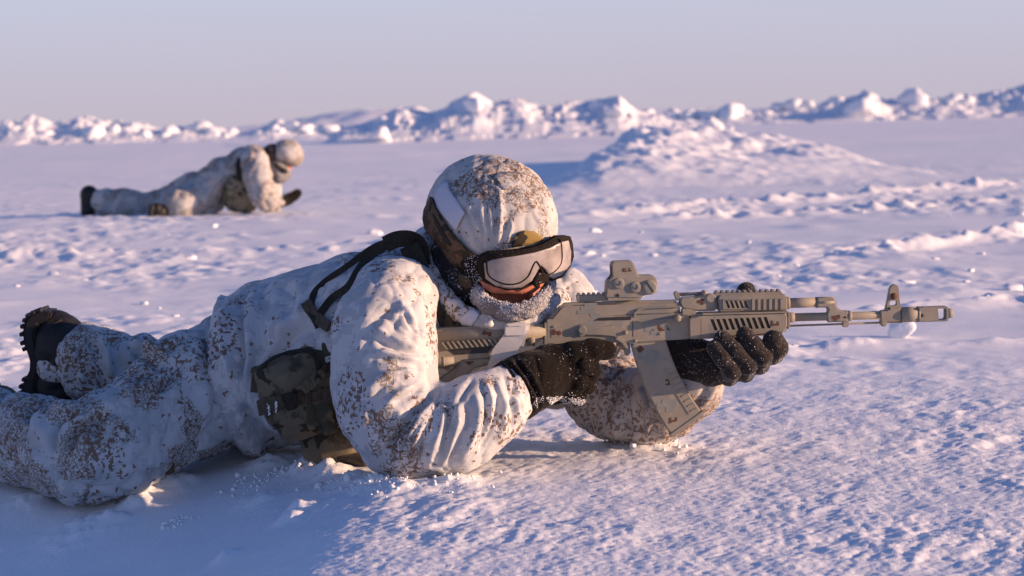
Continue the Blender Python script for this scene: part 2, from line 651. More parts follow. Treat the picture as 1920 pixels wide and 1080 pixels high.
def multicam(name, dark=1.25, tint=(1, 1, 1)):
    t = NT(name)
    c = t.coord()
    w = t.noise(22, 3, c, 0.6)
    col = t.mix(t.ramp(w, 0.44, 0.50), (0.060 * dark * tint[0], 0.055 * dark * tint[1], 0.035 * dark * tint[2]), (0.125 * dark * tint[0], 0.105 * dark * tint[1], 0.07 * dark * tint[2]))
    col = t.mix(t.math('GREATER_THAN', t.noise(30, 2, t.vmath('ADD', c, (4, 7, 1))), 0.6), col, (0.045, 0.038, 0.028))
    col = t.mix(t.math('GREATER_THAN', t.noise(42, 2, t.vmath('ADD', c, (8, 2, 3))), 0.67), col, (0.14 * dark, 0.115 * dark, 0.08 * dark))
    t.set(col, 0.9, 0.1)
    t.bump(t.noise(900, 1, c), 0.3, 0.001)
    return t.m

def knit(name, col, frost=0.0, sheen=0.2):
    t = NT(name)
    c = t.coord()
    n = t.noise(380, 2, c)
    k = t.mix(t.ramp(n, 0.35, 0.7), tuple(x * 0.6 for x in col), tuple(x * 1.6 for x in col))
    if frost:
        f = t.math('MULTIPLY', t.ramp(t.noise(300, 1, c), 0.68, 0.74), t.ramp(t.noise(18, 2, c), 0.5 - frost, 0.62))
        k = t.mix(t.math('MULTIPLY', f, 0.8), k, (0.6, 0.62, 0.66))
    t.set(k, 0.95, 0.08, sheen=sheen)
    t.b.inputs['Sheen Roughness'].default_value = 0.4
    nb = t.bump(t.noise(420, 2, c), 0.6, 0.002)
    t.bump(t.noise(45, 3, c), 0.35, 0.006, nb)
    return t.m

def lens_mat():
    t = NT('frosted_goggle_lens')
    c = t.coord()
    fr = t.ramp(t.noise(24, 5, c, 0.65), 0.36, 0.62)
    t.set(t.mix(fr, (0.25, 0.21, 0.195), (0.40, 0.36, 0.345)), t.math('ADD', t.math('MULTIPLY', fr, 0.35), 0.22), 0.5)
    t.bump(t.noise(600, 2, c), 0.1, 0.001)
    return t.m

def frosty(name, base, amount, fcol=(0.75, 0.77, 0.8)):
    t = NT(name)
    c = t.coord()
    f = t.ramp(t.math('ADD', t.math('MULTIPLY', t.noise(260, 2, c), 0.55), t.math('MULTIPLY', t.noise(28, 3, c), 0.55)), 0.55 - amount, 0.66 - amount)
    t.set(t.mix(f, base, fcol), 0.9, 0.1)
    t.bump(t.noise(300, 3, c), 0.8, 0.004)
    return t.m

SNOW = snow_mat()
CAMO = camo_mat()
CAMO_H = camo_mat('winter_camouflage_helmet', (0.50, 0.485, 0.465), 0.055)
CAMO_L = camo_mat('winter_camouflage_trousers', (0.47, 0.49, 0.505), 0.07)
CAMO_D = camo_mat('winter_camouflage_dark', (0.42, 0.39, 0.37), 0.075)  # darker ground with more brown speckle, for the left sleeve
GUN = gun_mat()
GUN_DK = plain('dark_gun_steel', (0.035, 0.034, 0.032), 0.45, 0.2, 80, 0.1)
BROWN = plain('brown_paint', (0.115, 0.05, 0.03), 0.7, 0.2, 90)
GREYP = plain('grey_green_paint', (0.22, 0.225, 0.20), 0.65, 0.1, 60)
GLOVE = knit('black_fleece', (0.010, 0.008, 0.007), 0.04, 0.06)
GLOVE_L = knit('charcoal_frosted_fleece', (0.030, 0.026, 0.024), 0.16)
POUCH = multicam('dark_field_camouflage')
WEB = plain('dark_olive_webbing', (0.032, 0.028, 0.022), 0.9, 0.3, 120, 0.4)
WEB2 = plain('brown_webbing', (0.085, 0.066, 0.046), 0.9, 0.3, 120, 0.4)
WHITEWEB = plain('white_webbing', (0.58, 0.57, 0.56), 0.8, 0.06, 200, 0.4, 0.001)
WHITEPL = plain('white_plastic', (0.62, 0.60, 0.56), 0.45, 0.04, 100)
PATCHW = plain('white_hook_fabric', (0.56, 0.57, 0.64), 0.95, 0.06, 300, 0.5, 0.001)
RUBBER = plain('black_rubber', (0.016, 0.015, 0.015), 0.6, 0.3, 90, 0.3)
LEATHER = plain('black_boot_leather', (0.013, 0.012, 0.013), 0.5, 0.3, 60, 0.4, 0.003)
STRAPB = multicam('brown_goggle_strap', 0.95, (1.15, 0.88, 0.85))
FRAME = frosty('black_goggle_frame', (0.022, 0.018, 0.016), -0.17)
SCARF = frosty('frosted_scarf', (0.20, 0.19, 0.19), 0.04, (0.36, 0.36, 0.38))
BALA = frosty('dark_balaclava', (0.035, 0.034, 0.038), -0.07)
SKIN = plain('cold_skin', (0.52, 0.20, 0.13), 0.5, 0.15, 120, 0.2)
FROST = plain('frost', (0.82, 0.84, 0.87), 0.6, 0.05, 50)
LENS = lens_mat()
GLASS = plain('dark_sight_glass', (0.06, 0.055, 0.05), 0.15, 0.2, 30, spec=0.6)
YELCAM = multicam('olive_yellow_camouflage', 1.6, (1.3, 1.1, 0.6))

# ------------------------------------------------------------------ ground
def dip(x, y):
    """the ground falls away to the soldier's feet and, in front of his legs, into a wind scoop"""
    feet = 0.045 * sstep(-0.22, -0.72, x + 0.10 * (y - 3.7)) * sstep(7.0, 4.9, y)
    xi = -(x + 0.36 - 0.17 * (y - 3.28))
    ramp = 0.5 * (xi + np.sqrt(xi * xi + 0.012))
    return feet + 0.36 * np.minimum(ramp, 1.3) * sstep(4.62, 3.55, y) * sstep(1.0, 2.4, y)

def gheight(x, y, fine=True):
    P = np.stack([x, y, 0 * x], 1)
    far = sstep(5.0, 8.0, y)
    near = 1 - far
    body = np.exp(-((y - 4.4) / 0.55) ** 2) * sstep(0.75, 0.3, np.abs(x + 0.25) - 0.45)
    h = 0.012 * fbm(P * 1.1, 3) * (1 - 0.8 * body) + far * 0.045 * fbm(P * np.array([0.22, 0.3, 1]) + 5, 3)
    h += far * 0.10 * fbm(P * np.array([0.05, 0.08, 1]) + 9, 2) * sstep(20, 45, y)
    h -= dip(x, y)
    # wind crust in front of the soldier: small bumps drawn out with the wind
    q = np.stack([x - 0.18 * y, 0.60 * y, 0 * x], 1)
    lit = sstep(-0.5, -0.2, x + 0.1 * (y - 3.7))
    wq = q + 0.02 * np.stack([perlin(P * 13 + 5), perlin(P * 13 + 8), 0 * x], 1)
    cr = 0.7 * fbm(wq * 27 + 2, 3, 0.6) + 0.5 * perlin(q * 11 + 31)
    vary = 0.55 + 0.9 * sstep(-0.3, 0.35, perlin(P * 2.6 + 70))
    cm = sstep(6.3, 4.9, y) * (0.10 + 0.90 * lit)
    h += 0.0070 * np.maximum(cr, -0.30) * cm * vary
    h += 0.0020 * perlin(P * 95) * cm + 0.0010 * perlin(P * 170 + 3) * cm
    h += 0.004 * fbm(P * 9 + 40, 2) * near
    # snow pushed up where elbows, knees and flank press into it
    for bx, by, br, bh in BERM:
        m = np.abs(x - bx) + np.abs(y - by) < br * 5
        if m.any():
            d2 = ((x[m] - bx) / br) ** 2 + ((y[m] - by) / (br * 1.3)) ** 2
            h[m] += bh * np.exp(-d2) * (1 + 1.1 * fbm(P[m] * 38 + 12, 3, 0.6))
    # trampled, lumpy snow in the middle distance
    ms = sstep(5.2, 6.6, y) * sstep(40, 13, y)
    patch = sstep(-0.15, 0.22, fbm(P * np.array([0.55, 0.42, 1]) + 21, 3))
    l1 = fbm(P * np.array([7.5, 5.0, 1]) + 3, 3, 0.6)
    h += ms * patch * 0.030 * np.maximum(l1, -0.15)
    l2 = np.maximum(perlin(P * np.array([2.8, 1.9, 1]) + 60), 0)
    h += ms * 0.022 * l2 ** 1.5
    # tracks crossing behind the soldier
    for (x0, y0, x1, y1, w, a) in TRK:
        t = np.clip((x - x0) / (x1 - x0), -0.3, 1.6)
        d = (y - (y0 + (y1 - y0) * t)) / w
        a = a * sstep(-0.28, 0.05, t) * sstep(1.6, 1.2, t)
        h += a * np.exp(-d * d) * (0.40 + 0.9 * np.abs(perlin(P * 3.0 + 11)) + 0.8 * np.maximum(l1, 0)) - 0.5 * a * np.exp(-(d - 1.6) ** 2)
    # wind ripples far out
    h += sstep(16, 22, y) * sstep(140, 60, y) * 0.018 * fbm(P * np.array([0.35, 1.2, 1]) + 33, 3)
    return h

def gp(px, py):
    d = ray(px, py)
    return C0 - d * (C0[2] / d[2])

def gpz(px, py, z0):
    d = ray(px, py)
    return C0 + d * ((z0 - C0[2]) / d[2])

BERM = []
for px, py, z0, br, bh in ((60, 915, -.045, .04, .014), (130, 940, -.045, .05, .012), (200, 932, -.045, .04, .016), (255, 918, -.045, .035, .022), (300, 905, -.045, .03, .026), (340, 890, -.03, .03, .016),
                           (420, 850, -.02, .04, .012), (500, 862, -.01, .04, .016), (570, 866, 0, .035, .020), (620, 872, 0, .03, .022), (665, 885, 0, .03, .016), (700, 900, 0, .03, .014), (760, 905, 0, .04, .010),
                           (840, 900, 0, .04, .010), (1180, 838, 0, .05, .010), (1240, 836, 0, .04, .012), (540, 925, 0, .02, .016), (560, 912, 0, .02, .014), (480, 900, -.01, .03, .012), (420, 985, -.03, .02, .012)):
    p = gpz(px, py, z0)
    BERM.append((p[0], p[1], br, bh))
TRK = []
for a, b, w, am in (((1180, 400), (1900, 352), 0.35, 0.08), ((1250, 415), (1900, 380), 0.30, 0.06), ((0, 488), (620, 468), 0.5, 0.05),
                    ((1640, 475), (1900, 440), 0.16, 0.06), ((1450, 600), (1900, 560), 0.15, 0.035), ((1450, 660), (1900, 640), 0.10, 0.022)):
    p, q = gp(*a), gp(*b)
    TRK.append((p[0], p[1], q[0], q[1], w, am))

u = [0.0]
while u[-1] < 60:
    a = u[-1]
    u.append(a + (0.00125 if a < 0.27 else min(0.0014 * 1.12 ** (len(u) - 216), a * 0.5)))
u = np.array(u)
u = np.concatenate([-u[:0:-1], u])
ys = [-60, -30, -15, -8, -4, -2, -1, 0, 1, 1.6, 2.1, 2.4]
y = 2.6
while y < 9000:
    ys.append(y)
    y += 0.02 if y < 3.1 else (0.0017 * y if y < 9 else 0.0034 * y if y < 26 else 0.008 * y if y < 90 else 0.06 * y)
ys = np.array(ys)
GX = u[None, :] * np.maximum(ys, 2.6)[:, None]
GY = np.repeat(ys[:, None], len(u), 1)
gh = gheight(GX.ravel(), GY.ravel())
GV = np.stack([GX.ravel(), GY.ravel(), gh], 1)
ny, nx = GX.shape
ii = (np.arange(ny - 1)[:, None] * nx + np.arange(nx - 1)[None, :]).ravel()
ground = mesh('snow_ground', GV, np.stack([ii, ii + 1, ii + nx + 1, ii + nx], 1), SNOW)
props(ground, 'wind crusted snow field stretching to the horizon', kind='structure')

def ground_z(x, y):
    return gheight(np.atleast_1d(np.asarray(x, float)), np.atleast_1d(np.asarray(y, float)))

# ------------------------------------------------------------------ ice ridges
def interp(prof, x):
    p = np.asarray(prof, float)
    return np.interp(x, p[:, 0], p[:, 1])

def drift(name, label, prof, Y, wy, rough, seed, nxs=760, nys=70, jag=0.55):
    """a long bank of drifted snow; prof = crest line (photo pixel x, crest y) at distance Y"""
    X, Z = [], []
    for px, py in prof:
        p = at(px, py, Y)
        X.append(p[0]); Z.append(p[2])
    xs = np.linspace(X[0], X[-1], nxs); yv = np.linspace(-1.6, 1.6, nys)
    gx, gy = np.meshgrid(xs, yv)
    gx = gx.ravel(); gy = gy.ravel()
    yo = Y + gy * wy
    crest = np.interp(gx, X, Z)
    P = np.stack([gx, yo, 0 * gx + seed], 1)
    n = fbm(P * np.array([0.8, 0.8, 1]) * rough, 4, 0.55)
    ends = sstep(0, 0.06, (gx - X[0]) / (X[-1] - X[0])) * sstep(1, 0.94, (gx - X[0]) / (X[-1] - X[0]))
    env = np.exp(-np.abs(gy * 1.3) ** 2.1)
    rid = 1 - 2 * np.abs(fbm(P * np.array([1.6, 1.6, 1]) * rough + 7, 3, 0.6))
    sh = np.clip(env * (1.02 + jag * n) + 0.24 * (rid - 0.5) * env, 0, None)
    st = np.round(sh * 5 + 0.9 * perlin(P * np.array([2.2, 2.2, 1]) * rough + 3)) / 5
    h = crest * ends * np.clip(0.62 * sh + 0.38 * st * (env > 0.06), 0, 1.25)
    g = ground_z(gx, yo)
    edge = sstep(1.6, 1.2, np.abs(gy))
    V = np.stack([gx, yo, g - 0.06 + (h + 0.06) * edge - 0.12 * (1 - edge)], 1)
    ii = (np.arange(nys - 1)[:, None] * nxs + np.arange(nxs - 1)[None, :]).ravel()
    o = mesh(name, V, np.stack([ii, ii + 1, ii + nxs + 1, ii + nxs], 1), SNOW)
    props(o, label, kind='structure')
    return xs, X, Z

LEFT = [(-900, 246), (-500, 240), (-200, 244), (0, 240), (60, 226), (100, 236), (150, 222), (200, 232), (250, 230), (300, 244), (340, 236), (400, 238), (440, 250), (480, 242), (520, 228), (560, 240), (620, 247), (700, 248), (800, 246)]
MID = [(600, 252), (660, 242), (700, 232), (745, 212), (800, 216), (850, 205), (890, 192), (925, 203), (980, 195), (1040, 200), (1100, 204), (1160, 196), (1190, 214), (1240, 222), (1300, 232), (1380, 236)]
RIGHT = [(1180, 224), (1300, 219), (1400, 212), (1480, 205), (1540, 197), (1570, 187), (1620, 176), (1660, 192), (1720, 188), (1780, 180), (1830, 184), (1880, 178), (1925, 168), (2100, 176), (2500, 170), (3000, 180)]
FARB = [(-1500, 250), (-600, 246), (0, 246), (450, 238), (700, 210), (780, 202), (830, 222), (1000, 214), (1200, 205), (1450, 206), (1700, 200), (1850, 185), (1920, 176), (2300, 180), (3400, 190)]
drift('far_ice_ridge', 'distant bluish ice ridge along the skyline', FARB, 260, 9, 0.10, 1.5, 500, 30)
drift('ice_ridge', 'low snowy pressure ridge behind the crawling man', LEFT, 120, 2.6, 0.5, 2.5)
drift('ice_ridge', 'broad snowy pressure ridge behind the helmet', MID, 82, 3.2, 0.55, 3.5)
drift('ice_ridge', 'long snowy pressure ridge above the rifle barrel', RIGHT, 175, 4.5, 0.35, 4.5)

def block_mesh(seed, sub=3, boxy=0.5):
    r = np.random.default_rng(seed)
    bm = bmesh.new()
    bmesh.ops.create_icosphere(bm, subdivisions=sub, radius=1.0)
    V = np.array([v.co[:] for v in bm.verts])
    F = np.array([[v.index for v in f.verts] for f in bm.faces])
    bm.free()
    # planar cuts give broken faces, noise rounds them with drifted snow
    D = np.ones(len(V))
    for _ in range(14):
        n = unit(r.normal(size=3)); d = r.uniform(0.42, 0.85)
        c = V @ n
        D = np.minimum(D, np.where(c > 0.05, d / np.maximum(c, 0.05), 9))
    W = V * D[:, None]
    W = relax(W, F, 1, 0.2)
    W += V * (0.15 * fbm(V * 1.5 + seed, 3))[:, None] + V * (0.07 * fbm(V * 4 + seed, 3))[:, None]
    me = bpy.data.meshes.new('ice_block')
    me.from_pydata(W.tolist(), [], F.tolist())
    me.polygons.foreach_set('use_smooth', np.ones(len(F), bool))
    me.update()
    me.materials.append(SNOW)
    return me

BLK = [block_mesh(s) for s in range(10)]

def ice_block(px, py, Y, w, h, label, group=None, tilt=0.0, me=None, depth=0.9, name='ice_block'):
    """block of width w and height h metres with its foot at the pixel (px, py)"""
    p = at(px, py, Y)
    me = me or random.choice(BLK)
    o = bpy.data.objects.new(name, me)
    COL.objects.link(o)
    o.location = (p[0], p[1], p[2] + h * 0.34)
    o.scale = (w * 0.62, w * 0.62 * depth, h * 0.62)
    o.rotation_euler = (random.uniform(-0.2, 0.2), tilt, random.uniform(0, 6.28) if tilt == 0 else 0.3)
    props(o, label, 'ice block', group)
    return o

def along(prof, Y, n, smin_, smax, label, group, seed):
    r = random.Random(seed)
    x0, x1 = max(prof[0][0], -260), min(prof[-1][0], 2180)
    for i in range(n):
        px = x0 + (x1 - x0) * (i + r.uniform(0.1, 0.9)) / n
        cy = interp(prof, px)
        hz = 250 - 0.0234 * px
        s = r.uniform(smin_, smax) * (1.25 if r.random() < 0.2 else 0.85)
        base = hz + CAM_H * F_PX / Y
        py = cy + (base - cy) * r.uniform(0.35, 1.0)
        ice_block(px, py, Y - 1.6 + 1.8 * (base - py) / max(base - cy, 1), s * r.uniform(0.9, 1.6), s, label, group, me=r.choice(BLK))

along(LEFT, 120, 52, 0.4, 0.95, 'rounded snow covered ice block on the ridge behind the crawling man', 'ice blocks of the ridge behind the crawling man', 1)
along(MID, 82, 30, 0.22, 0.55, 'rounded snow covered ice block on the broad ridge behind the helmet', 'ice blocks of the broad ridge', 2)
along(RIGHT, 175, 52, 0.7, 1.7, 'snow covered ice block on the long ridge above the barrel', 'ice blocks of the long ridge', 3)
ice_block(888, 208, 79.5, 0.78, 0.62, 'large round snow boulder standing highest on the broad ridge', me=BLK[2])
ice_block(1618, 219, 171, 2.6, 2.0, 'tall upright ice block standing highest on the long ridge', me=BLK[0])
ice_block(718, 262, 78, 0.75, 0.55, 'squat snow block at the left foot of the broad ridge', me=BLK[1])
ice_block(1160, 222, 80, 0.8, 0.5, 'flat topped snow block at the right shoulder of the broad ridge', me=BLK[7])
ice_block(1398, 306, 31, 0.30, 0.44, 'small leaning ice slab standing alone beyond the snow mound', tilt=0.45, me=BLK[4])
ice_block(1335, 244, 60, 0.5, 0.42, 'narrow ice block between the mound and the long ridge', me=BLK[6])
ice_block(1515, 306, 31, 0.46, 0.12, 'low flat snow lump right of the leaning slab', me=BLK[8])
ice_block(1693, 634, 6.55, 0.07, 0.058, 'loose snow chunk lying under the muzzle', me=BLK[9], name='snow_chunk')

# the mound in the middle distance that throws the long blue shadow
def mound():
    n1, n2 = 300, 220
    cx, cy = at(1215, 300, 30)[0], 30.0
    xs = np.linspace(-3.4, 3.0, n1); yv = np.linspace(-9.5, 6.0, n2)
    gx, gy = [a.ravel() for a in np.meshgrid(xs, yv)]
    ax = gx + 0.02 * gy
    spine = 0.10 * gy
    P = np.stack([gx, gy * 0.6, 0 * gx + 3], 1)
    n = fbm(P * 0.9, 4, 0.55)
    n2_ = fbm(P * 3.2 + 9, 3, 0.55)
    prof = 0.50 * np.exp(-(np.abs(gy - 0.6) / 4.2) ** 3) + 0.36 * np.exp(-((gy + 5.9) / 2.3) ** 2)
    cxx = ax - spine + 0.35 * n
    e = np.where(cxx < 0, np.exp(-(np.abs(cxx) / 0.55) ** 2.2), np.exp(-(np.abs(cxx) / 1.7) ** 1.6))
    rid = 1 - 2 * np.abs(fbm(P * 1.5 + 4, 3, 0.6))
    h = prof * e * (0.78 + 0.40 * n + 0.16 * (rid - 0.5)) + 0.10 * np.maximum(n2_, 0) * e * np.minimum(1, prof * 2.5)
    h = np.maximum(h, 0) + 0.13 * np.exp(-((ax - 1.5) / 1.2) ** 2 - (gy / 4) ** 2) * np.maximum(0, 1 + 2 * n)
    edge = np.minimum(np.minimum(sstep(-3.4, -2.6, gx), sstep(3.0, 2.2, gx)), np.minimum(sstep(-9.5, -8.5, gy), sstep(6, 5, gy)))
    z = ground_z(cx + gx, cy + gy)
    V = np.stack([cx + gx, cy + gy, z - 0.03 + h * edge + 0.02 * edge - 0.05 * (1 - edge)], 1)
    ii = (np.arange(n2 - 1)[:, None] * n1 + np.arange(n1 - 1)[None, :]).ravel()
    o = mesh('snow_mound', V, np.stack([ii, ii + 1, ii + n1 + 1, ii + n1], 1), SNOW)
    props(o, 'wind packed snow mound throwing a long blue shadow', kind='structure')
mound()
r_ = random.Random(5)
for i in range(9):
    gy = r_.uniform(-7, 4)
    px = 1215 + gy * 4 + r_.gauss(20, 45)
    Y = 30 + gy
    s = r_.uniform(0.08, 0.2)
    hz = 250 - 0.0234 * px
    top = 0.5 * math.exp(-((gy - 0.8) / 3.4) ** 2) + 0.2 * math.exp(-((gy + 6.3) / 1.8) ** 2)
    py = hz + (CAM_H - top * r_.uniform(0.2, 0.95)) * F_PX / Y
    ice_block(px, py, Y, s * r_.uniform(1, 1.7), s, 'small snow lump broken off on the blue shadowed mound', 'snow lumps on the mound', me=r_.choice(BLK))

# lumps of trodden snow between the two men
r_ = random.Random(11)
for i in range(80):
    Y = 5.6 * (15.0 / 5.6) ** r_.random()
    x = r_.uniform(-0.24, 0.24) * Y
    s = r_.choice((0.012, 0.016, 0.02, 0.03, 0.04)) * r_.uniform(0.7, 1.2)
    if abs(x + 1.9 - 0) < 0.9 and Y > 15: continue
    o = bpy.data.objects.new('snow_lump', r_.choice(BLK))
    COL.objects.link(o)
    o.location = (x, Y, float(ground_z(x, Y)[0]) + s * 0.02)
    o.scale = (s * r_.uniform(0.9, 1.9), s * 1.2, s * 0.7)
    o.rotation_euler = (r_.uniform(-0.3, 0.3), r_.uniform(-0.3, 0.3), r_.uniform(0, 6.28))
    props(o, 'small lump of trodden snow lying on the open snow field', 'snow lump', 'lumps of trodden snow')

# ------------------------------------------------------------------ rifle
GO = at(1100, 612, 4.300)
GYAW = R(3.0)
GD = np.array([math.cos(GYAW), math.sin(GYAW), 0.0])       # along the barrel
GN = np.array([math.sin(GYAW), -math.cos(GYAW), 0.0])      # right-hand side, towards the sun
GU = np.array([0.0, 0.0, 1.0])
rifle = root('rifle', GO, 'sand painted assault rifle with holographic sight held by the soldier', 'rifle')

def gl(px, py):
    """photo pixel -> (along, up) metres on the rifle's mid plane"""
    d = ray(px, py)
    p = C0 + d * (((GO - C0) @ GN) / (d @ GN)) - GO
    return p @ GD, p @ GU

def gw(a, b, n):
    return GO + GD * a + GU * b + GN * n

def plate(name, poly, n0, n1, mat=None, parent=None, bev=0.0012, seg=2):
    """flat traced outline extruded across the rifle from n0 to n1 (metres towards the right-hand side)"""
    pts = [gl(*p) for p in poly]
    bm = bmesh.new()
    A = [bm.verts.new(tuple(gw(a, b, n1))) for a, b in pts]
    B = [bm.verts.new(tuple(gw(a, b, n0))) for a, b in pts]
    m = len(pts)
    f = [bm.faces.new(A), bm.faces.new(list(reversed(B)))]
    for i in range(m):
        bm.faces.new([A[i], B[i], B[(i + 1) % m], A[(i + 1) % m]])
    bmesh.ops.recalc_face_normals(bm, faces=bm.faces)
    if bev > 0:
        es = [e for e in bm.edges if len(e.link_faces) == 2 and e.calc_face_angle(0) > 0.35]
        bmesh.ops.bevel(bm, geom=es, offset=bev, segments=seg, affect='EDGES', clamp_overlap=True)
    return bmobj(name, bm, mat or GUN, parent or rifle)

def rod(name, p0, p1, r, n=0.0, mat=None, parent=None, seg=20, r1=None):
    a = gw(*gl(*p0), n); b = gw(*gl(*p1), n)
    return tube(name, [a, b], [r, r1 if r1 is not None else r], mat or GUN, parent or rifle, seg=seg)

def knob(name, p, r, n0, n1, mat=None, parent=None, seg=20, slot=False):
    a, b = gl(*p)
    o = tube(name, [gw(a, b, n0), gw(a, b, n1 - r * 0.15), gw(a, b, n1)][:2] + [gw(a, b, n1)], [r, r, r * 0.86], mat or GUN, parent or rifle, n=2, seg=seg)
    return o

def cut(o, cutters):
    """take slots out of a part with a boolean"""
    bm = bmesh.new()
    for c in cutters:
        bm.from_mesh(c.data)
        bpy.data.objects.remove(c)
    me = bpy.data.meshes.new('cutter'); bm.to_mesh(me); bm.free()
    co = bpy.data.objects.new('cutter', me); COL.objects.link(co)
    co.parent = rifle
    md = o.modifiers.new('slots', 'BOOLEAN'); md.operation = 'DIFFERENCE'; md.object = co; md.solver = 'EXACT'
    bpy.context.view_layer.update()
    dg = bpy.context.evaluated_depsgraph_get()
    nm = bpy.data.meshes.new_from_object(o.evaluated_get(dg))
    o.modifiers.clear()
    o.data = nm
    bpy.data.objects.remove(co)

PXM = 1 / 1054.0

# receiver and dust cover
receiver = plate('receiver', [(1024, 598), (1060, 595), (1110, 592), (1200, 589), (1276, 585), (1291, 589), (1291, 634), (1186, 641), (1110, 642), (1024, 646)], -0.016, 0.016)
cover = plate('dust_cover', [(1024, 605), (1031, 595), (1052, 570), (1062, 567.5), (1272, 562), (1275, 590), (1190, 593), (1110, 598)], -0.0145, 0.0145, bev=0.005, seg=4)
plate('ejection_port', [(1112, 600), (1122, 594.5), (1181, 592), (1181, 598.5)], 0.010, 0.0166, GUN_DK, bev=0)
bolt = plate('bolt_carrier', [(1148, 598.5), (1152, 593), (1181, 592), (1181, 598)], 0.012, 0.0172, GUN_DK, bev=0.0004)
bulge = plate('charging_slot_rib', [(1185, 594), (1187, 584), (1194, 577.5), (1206, 575), (1272, 572.5), (1272, 575), (1208, 578), (1197, 581), (1191, 587), (1190, 594)], 0.012, 0.0185, bev=0.001)
plate('side_rib', [(1190, 600), (1264, 594), (1272, 592), (1272, 598), (1200, 604)], 0.012, 0.0205, bev=0.0015)
knob('charging_handle', (1267, 594), 0.0062, 0.012, 0.036)
knob('trunnion_rivet', (1236, 624), 0.0028, 0.014, 0.0175)
knob('trunnion_rivet', (1276, 604), 0.0028, 0.014, 0.0175)
knob('trunnion_rivet', (1038, 611), 0.0026, 0.014, 0.0175)
plate('receiver_seam', [(1184.2, 600), (1185.6, 600), (1185.6, 640), (1184.2, 640)], 0.012, 0.01625, GUN_DK, bev=0)
# selector
sel = plate('selector_lever', [(1080, 618), (1083, 609), (1090, 606), (1098, 609), (1124, 612), (1148, 607), (1156, 612), (1172, 623), (1192, 634), (1194, 640), (1188, 644), (1168, 640), (1148, 629), (1120, 627), (1096, 627), (1088, 630), (1082, 626)], 0.0155, 0.0200, bev=0.0012)
knob('selector_pivot', (1090, 617), 0.0072, 0.015, 0.0235, parent=sel)
knob('selector_stop', (1171, 622), 0.0034, 0.015, 0.0235, parent=sel)
knob('selector_stop', (1189, 637), 0.0030, 0.015, 0.0235, parent=sel)
plate('selector_tab', [(1150, 633), (1156, 629), (1172, 640), (1176, 652), (1170, 651), (1164, 642)], 0.015, 0.0235, parent=sel, bev=0.001)
plate('receiver_end_plate', [(1019, 604), (1024, 603), (1025, 645), (1022, 648), (1019, 646)], -0.018, 0.018)
knob('latch_button', (1047, 623), 0.0042, 0.014, 0.0172, BROWN)
plate('latch_plate', [(1032, 616), (1052, 615), (1052, 630), (1032, 632)], 0.012, 0.0166, bev=0.0004)
# trigger group
plate('trigger_guard', [(1086, 641), (1092, 641), (1093, 668), (1150, 667), (1156, 650), (1156, 641), (1163, 641), (1163, 656), (1154, 672), (1088, 673)], -0.006, 0.006, bev=0.001)
plate('trigger', [(1112, 641), (1120, 641), (1119, 650), (1126, 660), (1120, 662), (1112, 652)], -0.003, 0.003, GUN_DK, bev=0.0006)
plate('magazine_catch', [(1158, 640), (1180, 640), (1182, 662), (1174, 668), (1168, 656), (1158, 652)], -0.006, 0.006, bev=0.001)
plate('pistol_grip', [(1028, 642), (1082, 642), (1074, 680), (1062, 760), (1050, 768), (1022, 764), (1024, 740), (1036, 690)], -0.014, 0.014, bev=0.004)
# magazine: one curved shell with ribs and a floor plate
mag = plate('magazine', [(1181, 636), (1246, 632), (1252, 652), (1260, 674), (1270, 698), (1283, 722), (1298, 747), (1314, 770), (1306, 780), (1258, 814), (1247, 800), (1231, 772), (1217, 744), (1203, 712), (1192, 680), (1185, 655)], -0.0115, 0.0115, bev=0.0025, seg=3)
plate('floor_plate', [(1316, 768), (1318, 774), (1309, 783), (1261, 818), (1255, 817), (1255, 812), (1304, 777)], -0.0130, 0.0130, parent=mag, bev=0.001)
for i in range(8):
    t = i / 7
    ex = np.interp(t, [0, 0.33, 0.67, 1], [1267, 1279, 1292, 1305]); ey = np.interp(t, [0, 0.33, 0.67, 1], [694, 718, 742, 763])
    plate('magazine_rib', [(ex, ey), (ex - 13, ey + 5.5), (ex - 11.6, ey + 8.5), (ex + 1.4, ey + 3)], 0.0105, 0.0130, parent=mag, bev=0.0006)
plate('magazine_strake', [(1243, 690), (1246, 689), (1259, 718), (1275, 746), (1293, 774), (1290, 776), (1272, 748), (1256, 720)], 0.0105, 0.0126, parent=mag, bev=0.0005)
plate('magazine_lug', [(1184, 648), (1190, 644), (1196, 672), (1190, 676)], 0.0105, 0.0128, parent=mag, bev=0.0007)
# handguards
hg = plate('lower_handguard', [(1289, 591), (1313, 586), (1470, 582.5), (1474, 590), (1474, 613), (1466, 624), (1420, 628), (1330, 633), (1292, 634)], -0.0255, 0.0255, bev=0.004, seg=3)
cs = []
for i in range(10):
    x = 1328 + i * 11.0; yy = 596.6 - i * 0.45
    cs.append(plate('slot', [(x, yy), (x + 6.2, yy - 0.2), (x + 14.0, yy + 20.5), (x + 8.0, yy + 20.8)], 0.012, 0.04, bev=0))
cut(hg, cs)
plate('handguard_collar', [(1289, 596), (1311, 590), (1312, 630), (1290, 634)], -0.0265, 0.0270, parent=hg, bev=0.0015)
plate('handguard_lip', [(1313, 585.5), (1472, 582), (1472, 585), (1314, 588.8)], 0.0, 0.0272, parent=hg, bev=0.0006)
plate('handguard_cap', [(1472, 583), (1477.5, 583), (1478, 614), (1472, 616)], -0.022, 0.022, parent=hg, bev=0.002)
plate('gas_tube_lever', [(1276, 578), (1286, 577), (1300, 580), (1305, 587), (1290, 591), (1277, 590)], 0.0, 0.0185, bev=0.0015)
ug = plate('upper_handguard', [(1344, 556), (1347, 552.5), (1468, 550), (1474, 556), (1474, 581), (1346, 584)], -0.018, 0.018, bev=0.003, seg=3)
cs = []
